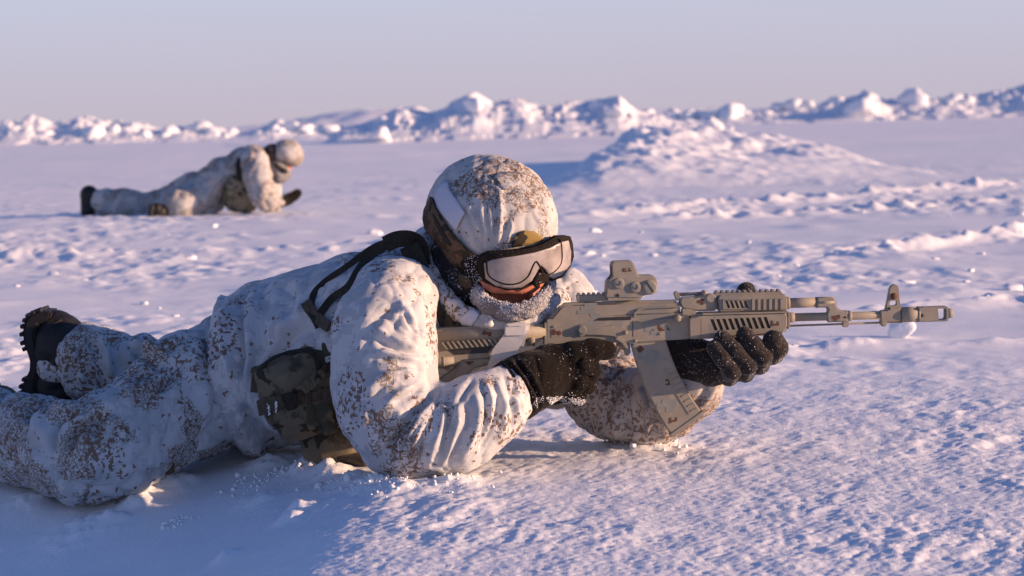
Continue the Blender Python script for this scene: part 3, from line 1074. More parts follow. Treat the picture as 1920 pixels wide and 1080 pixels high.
for i in range(5):
    x = 1357 + i * 8.6
    cs.append(plate('slot', [(x, 562.6), (x + 4.2, 562.4), (x + 9.5, 576.0), (x + 5.0, 576.3)], 0.009, 0.03, bev=0))
cut(ug, cs)
plate('vent_frame', [(1352, 579), (1352, 559), (1402, 558), (1402, 560.5), (1354.5, 561.5), (1354.5, 577), (1402, 576), (1402, 578.2)], 0.015, 0.0198, parent=ug, bev=0.0006)
for i in range(6):
    x = 1406 + i * 10.6
    plate('side_rail_tooth', [(x, 559.5 - i * 0.2), (x + 6.2, 559.4 - i * 0.2), (x + 6.2, 580 - i * 0.2), (x, 580.2 - i * 0.2)], 0.016, 0.0215, parent=ug, bev=0.0008)
plate('top_rail', [(1338, 549), (1464, 546), (1466, 552), (1338, 555)], -0.0105, 0.0105, parent=ug, bev=0.001)
for i in range(12):
    x = 1340 + i * 10.5; yy = 549.0 - i * 0.25
    plate('top_rail_tooth', [(x, yy), (x + 0.6, yy - 4.2), (x + 5.8, yy - 4.3), (x + 6.4, yy)], -0.0105, 0.0105, parent=ug, bev=0.0007)
# rear sight and its block
blk = plate('rear_sight_block', [(1272, 563), (1276, 557), (1300, 556), (1318, 551), (1332, 550), (1342, 556), (1343, 582), (1302, 583), (1290, 580), (1277, 578)], -0.0125, 0.0125, bev=0.003, seg=3)
rod('rear_sight_leaf', (1270, 552.5), (1324, 549.5), 0.0032, parent=blk)
plate('rear_sight_notch', [(1263, 552), (1264, 547), (1269, 546), (1273, 549), (1274, 557), (1272, 563), (1268, 563)], -0.008, 0.008, parent=blk, bev=0.001)
knob('rear_sight_slider', (1320, 550), 0.0052, -0.010, 0.012, parent=blk)
knob('block_lug', (1331, 558), 0.0085, 0.008, 0.0155, parent=blk)
# barrel group
rod('barrel', (1470, 595.5), (1700, 589.5), 0.0074)
rod('barrel_sleeve', (1476, 595.3), (1489, 595), 0.0092)
rod('gas_tube', (1470, 568.5), (1532, 566.8), 0.0090)
rod('gas_tube_collar', (1474, 568.4), (1480, 568.2), 0.0112)
gb = plate('gas_block', [(1531, 558), (1561, 557), (1565, 560), (1566.5, 573), (1571, 579), (1580, 582.5), (1589, 582), (1589, 603), (1550, 604), (1549, 588), (1552, 580), (1550, 576), (1531, 576.5)], -0.0095, 0.0095, bev=0.003, seg=3)
rod('gas_piston_chamber', (1530, 567), (1563, 566), 0.0098, parent=gb)
plate('sling_loop', [(1579, 600), (1590, 600), (1590, 612), (1587, 613.5), (1580, 613), (1579, 609)], -0.005, 0.006, parent=gb, bev=0.001)
rod('barrel_ring', (1589, 592.5), (1596, 592.3), 0.0094)
knob('gas_block_pin', (1583, 594), 0.0020, 0.008, 0.0102, GUN_DK, parent=gb)
rod('cleaning_rod', (1470, 611.2), (1692, 603.6), 0.0019)
fs = plate('front_sight_base', [(1649, 582), (1661, 581), (1661, 577), (1688, 575), (1689, 602), (1661, 604), (1661, 611), (1652, 612), (1650, 604)], -0.0095, 0.0095, bev=0.0025, seg=3)
tw = plate('front_sight_tower', [(1659, 580), (1663, 562), (1667, 540), (1671, 534.5), (1676, 532.5), (1681, 534), (1684, 540), (1685.5, 560), (1688.5, 578)], -0.006, 0.006, parent=fs, bev=0.001)
cut(tw, [plate('slot', [(1665.5, 572.5), (1668, 564), (1680, 563), (1680.5, 570), (1678, 572.5)], -0.02, 0.02, bev=0)])
knob('sight_drum', (1675, 555), 0.0060, -0.008, 0.0082, BROWN, parent=fs)
knob('base_pin', (1666, 578), 0.0024, 0.004, 0.0104, GUN_DK, parent=fs)
mb = rod('muzzle_brake', (1689, 590), (1722, 588.9), 0.0139)
cage = plate('brake_cage', [(1720, 575.2), (1774, 573.5), (1775.5, 576), (1775.5, 599), (1774, 601.4), (1720, 603)], -0.0128, 0.0128, parent=mb, bev=0.004, seg=3)
cut(cage, [plate('slot', [(1755.5, 578), (1770, 577.4), (1772, 580), (1772, 596), (1769, 598.5), (1757, 599)], -0.03, 0.03, bev=0)])
rod('brake_collar', (1719, 589), (1723, 588.9), 0.0143, parent=mb)
rod('brake_tip', (1774, 587.6), (1785.5, 587.2), 0.0096, parent=mb, r1=0.0088)
knob('brake_hole', (1725.5, 590.6), 0.0033, 0.010, 0.0136, GUN_DK, parent=mb, seg=12)
knob('brake_hole', (1726, 577.6), 0.0026, 0.006, 0.0118, GUN_DK, parent=mb, seg=12)
# stock
stock = plate('stock', [(797, 617), (830, 614), (1020, 607), (1020, 634), (990, 636), (955, 643), (930, 660), (918, 672), (866, 676), (852, 686), (800, 691), (797, 680)], -0.015, 0.015, bev=0.003, seg=3)
plate('butt_plate', [(776, 618), (789, 614), (797, 616), (801, 692), (806, 730), (788, 730), (779, 690)], -0.018, 0.019, bev=0.004, seg=3)
rod('stock_tube', (800, 631), (1022, 621), 0.0128, n=0.007, parent=stock)
for i in range(11):
    x = 826 + i * 9.6; yy = 640 - i * 0.7
    plate('stock_rib', [(x, yy), (x + 4.2, yy - 0.4), (x + 14, yy + 12.5), (x + 9.6, yy + 13.2)], 0.012, 0.0225, parent=stock, bev=0.0007)
plate('stock_recess', [(840, 655), (925, 646), (914, 660), (852, 664)], 0.0135, 0.01565, GUN_DK, parent=stock, bev=0)
knob('sling_socket', (812, 655), 0.0088, 0.012, 0.024, parent=stock)
knob('sling_socket_hole', (812, 655), 0.0050, 0.014, 0.0246, GUN_DK, parent=stock)
rod('stock_lower_tube', (800, 679), (851, 676), 0.0100, n=0.010, parent=stock)
rod('tube_band', (830, 677.3), (833, 677.1), 0.0108, n=0.010, parent=stock)
plate('stock_strut', [(801, 690), (812, 690), (816, 715), (852, 690), (866, 674), (920, 671), (914, 684), (880, 692), (862, 712), (848, 726), (812, 736), (804, 726)], -0.010, 0.012, parent=stock, bev=0.002)
plate('stock_toe', [(850, 706), (866, 676), (876, 673), (918, 671), (922, 680), (890, 688), (872, 706), (858, 722)], -0.012, 0.0165, parent=stock, bev=0.002)
rod('stock_hinge', (988, 632), (1002, 631), 0.0165, parent=stock)
# holographic sight on its rail
def opt_plate(*a, **k): return plate(*a, **k)
rail = plate('sight_rail', [(1080, 553), (1196, 550), (1197, 561), (1082, 566)], -0.0095, 0.0095, GUN, bev=0.001)
for i in range(6):
    x = 1082 + i * 9.4; yy = 553.4 - i * 0.25
    plate('rail_tooth', [(x, yy), (x + 0.6, yy - 4), (x + 5.2, yy - 4.1), (x + 5.8, yy)], -0.0095, 0.0095, parent=rail, bev=0.0006)
sight = plate('sight_body', [(1134, 557), (1136, 529), (1138, 524), (1146, 517), (1144.5, 494), (1148, 489.5), (1182, 488), (1185, 491), (1195, 515.5), (1222, 515), (1228, 520), (1230, 530), (1229, 541), (1222, 551), (1206, 552), (1198, 558)], -0.022, 0.022, bev=0.0025, seg=3)
cut(sight, [plate('slot', [(1130, 512), (1150, 493), (1180, 492), (1192, 515), (1195, 520), (1130, 524)], -0.0165, 0.0165, bev=0)])
plate('front_window', [(1183, 493), (1184.5, 493), (1195, 518), (1193.5, 518)], -0.0163, 0.0163, GLASS, parent=sight, bev=0)
for p, r in (((1158, 530), 0.0098), ((1189.5, 537), 0.0098)):
    k = knob('sight_button', p, r, 0.020, 0.0252, parent=sight)
    knob('button_face', p, r * 0.72, 0.021, 0.0257, GREYP, parent=sight)
    a, b = gl(*p)
    bm = bmesh.new()
    for q in range(2):
        bmesh.ops.create_cube(bm, size=1, matrix=Matrix.Translation(gw(a + (q - 0.5) * 0.004, b + (q - 0.5) * 0.003, 0.0258)) @ Matrix.Rotation(GYAW, 4, 'Z') @ Matrix.Rotation(0.5 + q, 4, 'Y') @ Matrix.Diagonal((0.0065, 0.0009, 0.0013, 1)))
    bmobj('button_mark', bm, GUN_DK, sight)
rod('battery_tube', (1203, 537.5), (1228, 535.5), 0.0130, n=0.010, parent=sight)
knob('battery_cap', (1215.5, 536.5), 0.0128, 0.018, 0.0262, parent=sight)
knob('battery_cap_ring', (1215.5, 536.5), 0.0100, 0.020, 0.0268, GREYP, parent=sight)
plate('coin_slot', [(1208, 527), (1210, 526), (1223, 545), (1221, 546.5)], 0.022, 0.0274, GUN_DK, parent=sight, bev=0)
plate('sight_mount', [(1136, 551), (1200, 549), (1200, 560), (1190, 562), (1138, 563)], -0.0185, 0.020, parent=sight, bev=0.0012)
knob('mount_screw', (1156.5, 552), 0.0032, 0.018, 0.0233, GUN_DK, parent=sight, seg=6)
# painted camouflage marks (square blots of brown and grey paint)
def mark(cells, org, n, cell=3.4, mat=None, slope=-0.03):
    bm = bmesh.new()
    for (cx, cy, w, h) in cells:
        px, py = org[0] + cx * cell, org[1] + cy * cell + cx * cell * slope
        P = [(px, py), (px + w * cell, py + w * cell * slope), (px + w * cell, py + h * cell + w * cell * slope), (px, py + h * cell)]
        A = [bm.verts.new(tuple(gw(*gl(*q), n))) for q in P]
        B = [bm.verts.new(tuple(gw(*gl(*q), n - 0.0009))) for q in P]
        bm.faces.new(A); bm.faces.new(B[::-1])
        for i in range(4):
            bm.faces.new([A[i], B[i], B[(i + 1) % 4], A[(i + 1) % 4]])
    bmobj('paint_mark', bm, mat or BROWN, rifle)
Lm = [(0, 0, 1.2, 3), (1.2, 1.6, 3, 1.1), (3.2, 0.6, 1, 1)]
Tm = [(0, 1, 3.4, 1.5), (1, 0, 1.4, 1), (0.6, 2.5, 1.8, 0.9)]
mark([(0, 0.6, 1, 1.9), (0, 0.6, 2, 0.7), (0.9, 1.7, 1.6, 0.8), (3.4, 0.4, 0.7, 2), (3.4, 1.6, 1.6, 0.7)], (1165, 500), 0.02245)
mark([(0, 0, 1, 3.2), (1, 1.4, 1.4, 0.9), (0.3, 2.4, 3.2, 0.9), (5, 1.4, 0.7, 1.6), (5, 2.4, 1.6, 0.6)], (1232, 608), 0.01645)
mark(Tm, (1193, 647), 0.01195, 3.8)
mark([(0, 0, 2.6, 1.0), (1.4, 1, 1.2, 2), (0.2, 2.2, 1.4, 1)], (1246, 710), 0.01195, 3.6)
mark(Lm, (1253, 782), 0.01195, 3.6, slope=-0.25)
mark(Lm, (1441, 599), 0.02595, 3.6)
mark([(0, 0.4, 4.2, 1.6), (0.8, 2, 2, 1), (2.8, 0, 1.2, 0.6)], (1558, 590), 0.00995, 3.6)
mark([(0, 0.5, 2.2, 1.6), (2, 0, 1.6, 1), (1.6, 1.8, 1.6, 1.2)], (1306, 560), 0.0130, 3.6)
mark([(0, 0.8, 4.2, 1.1), (0.6, 0, 1, 1), (2.6, 1.8, 1.4, 0.9)], (903, 618), 0.0202, 4.2)
mark([(0, 0, 4, 1), (1, 1, 2, 0.8)], (872, 676), 0.01695, 3.6)
mark([(0, 0, 1.6, 3), (1.6, 1.0, 1.8, 1.0)], (1034, 616), 0.01705, 3.6)
for (cells, org, n) in ((([(0, 0, 8, 4), (2, -2, 7, 2), (5, 4, 6, 2), (-2, 2, 2, 2)]), (1088, 574), 0.01495), (([(0, 0, 9, 5), (3, 5, 6, 3), (-1, 2, 1, 3), (9, 1, 2, 4)]), (1199, 656), 0.01190),
                        (([(0, 0, 8, 4), (2, 4, 5, 3), (-3, 2, 3, 3)]), (1240, 748), 0.01190), (([(0, 0, 5, 4), (3, 3, 5, 3)]), (1208, 606), 0.01640)):
    mark(cells, org, n, 3.4, GREYP)

# ------------------------------------------------------------------ the aiming soldier
man = root('person', at(560, 845, 4.45), 'soldier in white winter camouflage lying prone and holding the sand rifle', 'person')

def A(px, py, Y, r):
    return (at(px, py, Y), r)

# joints shared by the body and the clothes on it
HEADC = at(922, 408, 4.385)
HF = unit([0.56, -0.75, -0.36])                      # where the face looks
HS = unit(np.array([0.80, 0.56, 0.20]) - HF * (np.array([0.80, 0.56, 0.20]) @ HF))
HU = np.cross(HF, HS)
HM = np.stack([HS, HF, HU])

def hl(s, f, u_):
    return HEADC + HS * s + HF * f + HU * u_

R_ARM = [A(748, 556, 4.30, .070), A(720, 620, 4.22, .078), A(722, 700, 4.185, .080), A(730, 770, 4.165, .078), A(758, 820, 4.155, .064)]
R_FORE = [A(758, 822, 4.155, .066), A(815, 812, 4.140, .073), A(868, 796, 4.145, .072), A(915, 768, 4.165, .064), A(950, 742, 4.185, .053)]
L_ARM = [A(1040, 590, 4.62, .080), A(1085, 660, 4.58, .076), A(1140, 740, 4.50, .070), A(1185, 775, 4.46, .058)]
L_FORE = [A(1185, 772, 4.46, .060), A(1235, 755, 4.43, .064), A(1290, 728, 4.40, .058), A(1312, 708, 4.385, .046)]
N_LEG = [A(440, 712, 4.60, .116), A(360, 744, 4.51, .108), A(272, 800, 4.42, .092), A(205, 838, 4.36, .084), A(140, 850, 4.34, .080)]
N_SHIN = [A(140, 850, 4.34, .080), A(60, 826, 4.46, .080), A(-30, 812, 4.58, .076), A(-120, 806, 4.70, .066)]
F_LEG = [A(440, 700, 4.74, .112), A(385, 740, 4.78, .105), A(335, 750, 4.80, .086)]
F_SHIN = [A(335, 750, 4.80, .086), A(250, 708, 4.79, .078), A(180, 690, 4.78, .074), A(142, 678, 4.78, .070)]

# body: one continuous figure under the clothes
v = Vol(at(-170, 960, 4.0)[0:1].tolist() + [3.9, -0.15], [0.42, 5.05, 0.62], 0.011)
v.ell(at(480, 700, 4.62), (.13, .17, .11), k=.05)
v.ell(at(600, 670, 4.58), (.17, .17, .115), k=.05)
v.ell(at(720, 620, 4.50), (.13, .20, .10), k=.05)
for ch in (R_ARM, R_FORE, L_ARM, L_FORE, N_LEG, N_SHIN, F_LEG, F_SHIN):
    v.chain([(p, r * 0.52) for p, r in ch], k=.03)
v.chain([(at(770, 585, 4.46), .075), (hl(0, -.03, -.10), .06)], k=.04)
v.ell(HEADC + HU * -.03, (.078, .098, .115), HM, k=.03)
v.ell(hl(0, .075, -.125), (.045, .04, .035), HM, k=.02)
v.seg(hl(0, .085, -.075), hl(0, .112, -.098), .010, .014, k=.012)
for s_ in (-1, 1):
    v.ell(hl(.045 * s_, .075, -.105), (.028, .022, .024), HM, k=.012)
v.seg(R_FORE[-1][0], at(1050, 700, 4.26), .026, .022, k=.02)
v.seg(L_FORE[-1][0], at(1375, 690, 4.325), .022, .018, k=.02)
v.seg(F_SHIN[-1][0], at(108, 690, 4.78), .04, .035, k=.03)
v.seg(N_SHIN[-1][0], at(-170, 800, 4.76), .04, .035, k=.03)
BV, BQ = v.polygonize()
mesh('body', BV, BQ, SKIN, man)

# jacket
v = Vol([-0.56, 4.02, -0.03], [0.44, 4.86, 0.46], 0.0035)
v.ell(at(478, 694, 4.60), (.105, .205, .152), k=.05)
v.ell(at(560, 676, 4.57), (.155, .205, .156), k=.06)
v.ell(at(650, 640, 4.52), (.155, .205, .150), k=.06)
v.ell(at(735, 590, 4.46), (.125, .20, .125), k=.06)
v.ell(at(800, 600, 4.50), (.13, .19, .12), k=.05)
v.chain(R_ARM, k=.045)
v.chain(L_ARM, k=.04)
v.chain([A(820, 560, 4.48, .085), A(860, 560, 4.46, .075)], k=.05)
v.seg(at(960, 600, 4.56), at(1050, 560, 4.62), .07, .055, k=.04)
v.seg(at(820, 640, 4.50), at(1000, 640, 4.58), .11, .09, k=.05)
v.chain(R_FORE, k=.022)
v.chain(L_FORE, k=.025)
v.ell(at(1205, 790, 4.45), (.085, .06, .042), k=.03)
v.ell(at(778, 852, 4.155), (.075, .045, .035), k=.03)
hc = at(447, 708, 4.615)
for i in range(28):
    a0, a1 = 2 * math.pi * i / 28, 2 * math.pi * (i + 1) / 28
    f_ = lambda a: hc + np.array([.018 * math.sin(a * 3 + 1) - .03 * math.sin(a), .185 * math.cos(a), .140 * math.sin(a)])
    v.seg(f_(a0), f_(a1), .021, .021, k=.012)
JV, JQ = v.polygonize()
JV = relax(JV, JQ, 2)
JN = vnormals(JV, JQ)
P2 = to_px(JV)

def q6(*p): return [(600 + a / 3, 560 + b / 3) for a, b in p]
def q5(*p): return [(400 + a / 2.25, 420 + b / 2.25) for a, b in p]
def q2(*p): return [(1000 + a / 2.7, 460 + b / 2.7) for a, b in p]
ST = [
    # forearm: deep folds fanning out of the crook of the elbow
    (q6((600, 545), (520, 640), (440, 740), (385, 830), (350, 930)), 6, -9), (q6((640, 520), (560, 640), (490, 740), (455, 850), (450, 940)), 5, -7),
    (q6((690, 510), (640, 620), (575, 760), (545, 900), (530, 990)), 5, -8), (q6((725, 540), (722, 660), (700, 790), (680, 900)), 5, -6),
    (q6((800, 560), (830, 640), (830, 720), (760, 850), (700, 960)), 6, -6), (q6((870, 440), (800, 550), (740, 640), (700, 760)), 5, -5),
    (q6((960, 440), (1005, 540), (1000, 640), (950, 780), (880, 890)), 6, -7), (q6((1030, 420), (1070, 540), (1085, 660), (1070, 760)), 5, -5),
    (q6((620, 600), (545, 700), (480, 830), (420, 950)), 6, 7), (q6((668, 560), (610, 680), (530, 820), (500, 960)), 6, 7),
    (q6((705, 600), (680, 740), (630, 860), (600, 980)), 6, 6), (q6((770, 560), (775, 700), (730, 820), (690, 940)), 7, 6),
    (q6((870, 520), (890, 640), (880, 740), (800, 880)), 8, 6), (q6((985, 470), (1045, 600), (1030, 720), (980, 820)), 7, 5),
    (q6((1100, 520), (1110, 620), (1150, 720), (1080, 800)), 6, 4),
    # crook of the elbow and the sleeve squeezed against the butt
    (q6((640, 500), (610, 550), (560, 590), (500, 640)), 8, -10), (q6((590, 460), (540, 520), (480, 560), (400, 600)), 7, -5),
    (q6((590, 380), (500, 360), (400, 345), (300, 330)), 6, -5), (q6((570, 330), (470, 300), (380, 260), (290, 210)), 7, -6),
    (q6((550, 270), (480, 190), (400, 120), (350, 60)), 8, -6), (q6((560, 345), (460, 325), (370, 305), (290, 290)), 8, 6),
    (q6((560, 290), (450, 240), (350, 190), (260, 165)), 9, 7), (q6((590, 420), (470, 400), (340, 440), (220, 550)), 9, 6),
    (q6((590, 400), (480, 385), (380, 400)), 6, -5), (q6((540, 160), (500, 80), (440, 0)), 9, 6), (q6((590, 500), (470, 470), (330, 540), (220, 600)), 9, -5),
    (q6((470, 620), (430, 690), (400, 760), (370, 800)), 10, 5), (q6((330, 400), (250, 480), (190, 560)), 10, -4),
    (q6((590, 430), (520, 420), (430, 440), (350, 500), (280, 570)), 5, -5), (q6((600, 470), (520, 490), (430, 540), (350, 620)), 6, 5), (q6((560, 240), (500, 210), (420, 140)), 5, 5), (q6((545, 200), (500, 140), (470, 60)), 4, -5),
    (q6((300, 60), (240, 180), (200, 320), (190, 460)), 12, 4), (q6((180, 160), (140, 300), (150, 440), (170, 600)), 10, -4), (q6((480, 700), (420, 780), (340, 860), (300, 900)), 7, -5), (q6((250, 600), (260, 720), (300, 820), (330, 900)), 9, 4),
    (q6((900, 470), (930, 560), (930, 680), (880, 800)), 5, -5), (q6((930, 470), (965, 580), (955, 700), (910, 820)), 5, 5), (q6((1075, 480), (1120, 590), (1140, 680)), 4, -5), (q6((770, 640), (740, 760), (690, 900)), 4, -5), (q6((840, 760), (790, 860), (740, 950)), 5, -4),
]
ST2 = [
    # back and flank
    (q5((130, 300), (115, 420), (125, 560), (90, 700)), 8, -9), (q5((70, 340), (45, 440), (60, 560), (110, 700)), 8, 9),
    (q5((230, 280), (190, 400), (200, 520), (150, 640)), 10, -5), (q5((180, 300), (155, 430), (165, 560), (130, 680)), 10, 7),
    (q5((330, 240), (300, 330), (330, 420), (280, 520)), 12, -5), (q5((420, 420), (330, 470), (250, 560), (200, 640)), 12, -6),
    (q5((400, 340), (320, 400), (260, 470)), 12, 6), (q5((120, 740), (150, 840), (240, 910), (380, 930)), 10, -8),
    (q5((110, 800), (140, 900), (220, 970)), 12, 7), (q5((210, 740), (240, 840), (330, 890)), 9, 5), (q5((560, 250), (500, 330), (480, 420)), 10, -6),
    (q5((700, 150), (560, 290), (510, 420), (520, 560)), 14, 4), (q5((800, 330), (700, 380), (650, 440), (640, 500)), 9, -5),
]
ST += [
    # left sleeve hanging behind the magazine
    (q2((500, 600), (430, 640), (360, 720), (300, 830)), 6, -7), (q2((500, 640), (440, 720), (380, 820), (350, 930)), 6, -6),
    (q2((490, 620), (400, 630), (300, 690), (200, 790)), 6, -6), (q2((510, 660), (480, 760), (480, 880), (490, 990)), 6, -7),
    (q2((470, 640), (400, 690), (330, 780), (260, 880)), 7, 6), (q2((500, 680), (440, 780), (420, 900), (420, 990)), 7, 6),
    (q2((530, 700), (560, 800), (580, 900), (570, 990)), 6, 6), (q2((880, 690), (850, 760), (800, 820)), 5, -5), (q2((930, 690), (890, 760), (840, 820)), 5, 5),
]
D = 1.25 * strokes(JV, JN, [(p_, w_ * .85, h_) for p_, w_, h_ in ST]) + 2.3 * strokes(JV, JN, ST2)
arm = sstep(0.13, 0.09, np.min([np.linalg.norm(JV - p, axis=1) for p, r in R_ARM + R_FORE], axis=0))
larm = sstep(0.12, 0.08, np.min([np.linalg.norm(JV - p, axis=1) for p, r in L_ARM + L_FORE], axis=0))
axis = unit(R_FORE[-1][0] - R_FORE[0][0])
D += 0.0030 * fold(JV, (0.35, 0.3, 0.85), 24, 5, 1.0) * (0.5 + 0.5 * arm)
D += 0.0050 * fold(JV, (0.75, -0.2, 0.6), 13, 4, 9.0) * arm * sstep(690, 600, P2[:, 1]) * 0.7
D += 0.0060 * fold(JV, (-0.15, 0.5, 0.85), 11, 4, 2.0) * (1 - 0.7 * arm)
D += 0.006 * fbm(JV * 9, 3)
D += 0.0045 * fold(JV, (-0.4, 0.2, -0.8), 16, 4, 5.0) * larm
JV = JV + JN * D[:, None]
jacket = mesh('jacket', JV, JQ, CAMO, man)
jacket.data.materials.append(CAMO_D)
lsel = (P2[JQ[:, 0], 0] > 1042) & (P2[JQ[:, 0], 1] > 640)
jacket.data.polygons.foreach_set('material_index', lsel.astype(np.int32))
JT = bvh(JV[::1], JQ)
JS = surf(JT)

# trousers
v = Vol([-1.05, 4.15, -0.09], [-0.40, 4.98, 0.35], 0.0048)
v.ell(at(440, 700, 4.63), (.10, .165, .118), k=.05)
v.chain(N_LEG, k=.05); v.chain(N_SHIN, k=.035)
v.chain(F_LEG, k=.05); v.chain(F_SHIN, k=.035)
v.seg(at(150, 676, 4.78), at(138, 675, 4.78), .070, .068, k=.02)
TV, TQ = v.polygonize()
TV = relax(TV, TQ, 2)
TN = vnormals(TV, TQ)
def q4(*p): return [(a / 2.571, 540 + b / 2.571) for a, b in p]
ST = [
    (q4((490, 605), (420, 640), (360, 700), (330, 790)), 8, -9), (q4((450, 620), (380, 640), (310, 680), (290, 760)), 8, 8), (q4((400, 610), (300, 640), (260, 700), (240, 800)), 9, -6),
    (q4((340, 570), (230, 590), (190, 650), (180, 740)), 10, 6), (q4((250, 560), (150, 590), (130, 660)), 9, -6), (q4((620, 510), (560, 590), (470, 650), (440, 740)), 9, -7),
    (q4((700, 440), (600, 530), (540, 620), (520, 700)), 11, 6), (q4((830, 330), (820, 420), (760, 500)), 9, -6), (q4((980, 180), (1000, 280), (1060, 380), (1100, 480)), 9, -6),
    (q4((1040, 150), (1060, 260), (1110, 400)), 9, 7), (q4((900, 280), (960, 400), (1000, 540), (1000, 650)), 12, 4), (q4((840, 860), (790, 890), (700, 900)), 8, -6),
    (q4((420, 230), (470, 300), (490, 420), (480, 520)), 8, -6), (q4((540, 220), (560, 320), (610, 430)), 8, -5), (q4((480, 210), (520, 330), (540, 450)), 8, 6),
    (q4((620, 260), (690, 300), (770, 330)), 7, 6), (q4((640, 300), (720, 350), (800, 370)), 6, -6), (q4((330, 280), (380, 360), (400, 470)), 8, 5), (q4((690, 300), (760, 310), (820, 320)), 5, 5),
]
D = 2.3 * strokes(TV, TN, ST)
D += 0.0090 * fold(TV, (0.3, 0.4, 0.8), 13, 4, 3.0) + 0.0075 * fbm(TV * 8 + 4, 3) + 0.003 * fold(TV, (-0.2, 0.5, 0.8), 24, 4, 7.0)
TV = TV + TN * D[:, None]
mesh('trousers', TV, TQ, CAMO_L, man)
TS = surf(bvh(TV, TQ))
wrap_patch('knee_tear', q4((835, 842), (820, 870), (790, 895), (815, 890), (840, 878)), TS, 0.003, 0.001, WEB2, man, 4)
b_ = TS(*q4((1050, 235))[0])
if b_ is not None:
    tube('drawcord_eyelet', [b_[0] + b_[1] * .004 + HS * .0 + np.array([.008 * math.cos(t), -.002, .011 * math.sin(t)]) for t in np.linspace(0, 6.28, 13)], .0028, PATCHW, man, n=2, seg=8)

# ---- hood, scarf, balaclava, face
v = Vol(HEADC - np.array([.22, .2, .30]), HEADC + np.array([.26, .22, .1]), 0.0034)
v.ell(HEADC + HU * -.045 + HF * -.005, (.096, .118, .115), HM, k=.02)
v.ell(hl(-.02, -.01, -.11), (.105, .105, .075), HM, k=.03)
v.ell(hl(0, .17, -.11), (.08, .10, .043), HM, k=.02, op='s')
BV, BQ = v.polygonize()
BN = vnormals(BV, BQ)
BV = BV + BN * (0.004 * fold(BV, HS, 26, 5, 3.0) + 0.003 * fbm(BV * 30, 2))[:, None]
mesh('balaclava', BV, BQ, BALA, man)
BS = surf(bvh(BV, BQ))

v = Vol(HEADC - np.array([.24, .24, .36]), HEADC + np.array([.30, .28, .06]), 0.0036)
HOOD = [(812, 440, 4.45), (801, 462, 4.42), (798, 490, 4.39), (806, 518, 4.36), (826, 548, 4.33), (850, 574, 4.31), (880, 596, 4.295), (920, 604, 4.285), (960, 606, 4.290), (1000, 598, 4.305), (1026, 578, 4.335), (1042, 552, 4.38)]
hp = spline([at(*p) for p in HOOD], 4)
for i in range(len(hp) - 1):
    r = np.interp(i, [0, 20, 28, 44], [.0150, .0165, .0150, .0120])
    v.seg(hp[i], hp[i + 1], r, r, k=.006)
hp2 = spline([at(x - 4 * (i < 6), y + 8 + 6 * (i > 4), Y + .06) for i, (x, y, Y) in enumerate(HOOD)], 4)
for i in range(len(hp2) - 1):
    v.seg(hp2[i], hp2[i + 1], .026, .026, k=.015)
v.seg(at(838, 606, 4.41), at(1000, 635, 4.43), .045, .04, k=.04)
HV, HQ = v.polygonize()
HN = vnormals(HV, HQ)
HV = HV + HN * (0.003 * fold(HV, (0.3, -.3, .8), 30, 4, 8.0) + 0.0035 * fbm(HV * 26, 3))[:, None]
hood = mesh('hood', HV, HQ, CAMO, man)
HOS = surf(bvh(HV, HQ))
wrap_patch('hood_tape', [(861, 600), (886, 578), (899, 590), (893, 600), (884, 612), (872, 612)], HOS, .0025, .0005, PATCHW, hood, 5)

# fleece scarf rimed with frost round mouth and cheeks
v = Vol(HEADC - np.array([.14, .22, .26]), HEADC + np.array([.24, .16, .02]), 0.003)
SCF = [(896, 545, 4.300), (906, 560, 4.285), (922, 572, 4.270), (944, 579, 4.257), (966, 580, 4.252), (990, 576, 4.257), (1010, 566, 4.272), (1024, 550, 4.30), (1034, 528, 4.33)]
sp_ = spline([at(*p) for p in SCF], 5)
for i in range(len(sp_) - 1):
    v.seg(sp_[i], sp_[i + 1], .0085, .0085, k=.005)
SC2 = spline([at(x - 3, y + 9, Y + .012) for x, y, Y in SCF], 5)
for i in range(len(SC2) - 1):
    v.seg(SC2[i], SC2[i + 1], .0105, .0105, k=.006)
SV, SQ = v.polygonize()
SN = vnormals(SV, SQ)
SV = SV + SN * (0.003 * fbm(SV * 70, 3) + 0.003 * fold(SV, HS, 40, 4, 4.0))[:, None]
scarf = mesh('scarf', SV, SQ, SCARF, man)
vis = (SN @ -FWD > 0.1)
pp = to_px(SV)
w = np.exp(-((pp[:, 1] - 573 + 0.012 * (pp[:, 0] - 960) ** 2 * 0.25) / 16) ** 2) * vis
w = w * np.where(pp[:, 1] > 572 - 0.003 * (pp[:, 0] - 960) ** 2, 0.25, 1.0)
pick = rng.choice(len(SV), 1500, p=w / w.sum())[:700]
grains('frost', SV[pick] + SN[pick] * .001 + rng.normal(size=(700, 3)) * .0012, rng.uniform(.0005, .0014, 700), FROST, scarf)
# lit cheeks under the goggles
FACE = [(899, 526), (912, 533), (940, 539), (968, 540), (990, 537), (1003, 531), (1012, 524), (1014, 540), (1002, 550), (978, 553), (950, 553), (922, 550), (906, 543)]
CY_R = .113
CY_C = HEADC + HF * .026 + HS * .008 + HU * -.06
def cyl(rad, cen=CY_C):
    def f(px, py):
        d = ray(px, py); o = C0 - cen
        d2 = d - HU * (d @ HU); o2 = o - HU * (o @ HU)
        a = d2 @ d2; b = 2 * d2 @ o2; c = o2 @ o2 - rad * rad
        q = b * b - 4 * a * c
        t = (-b - math.sqrt(q)) / (2 * a) if q > 0 else -b / (2 * a)
        p = C0 + d * t
        n = p - cen; n = n - HU * (n @ HU)
        return p, unit(n)
    return f
face = wrap_patch('face', FACE, cyl(.120), .004, -.006, SKIN, man, 5)

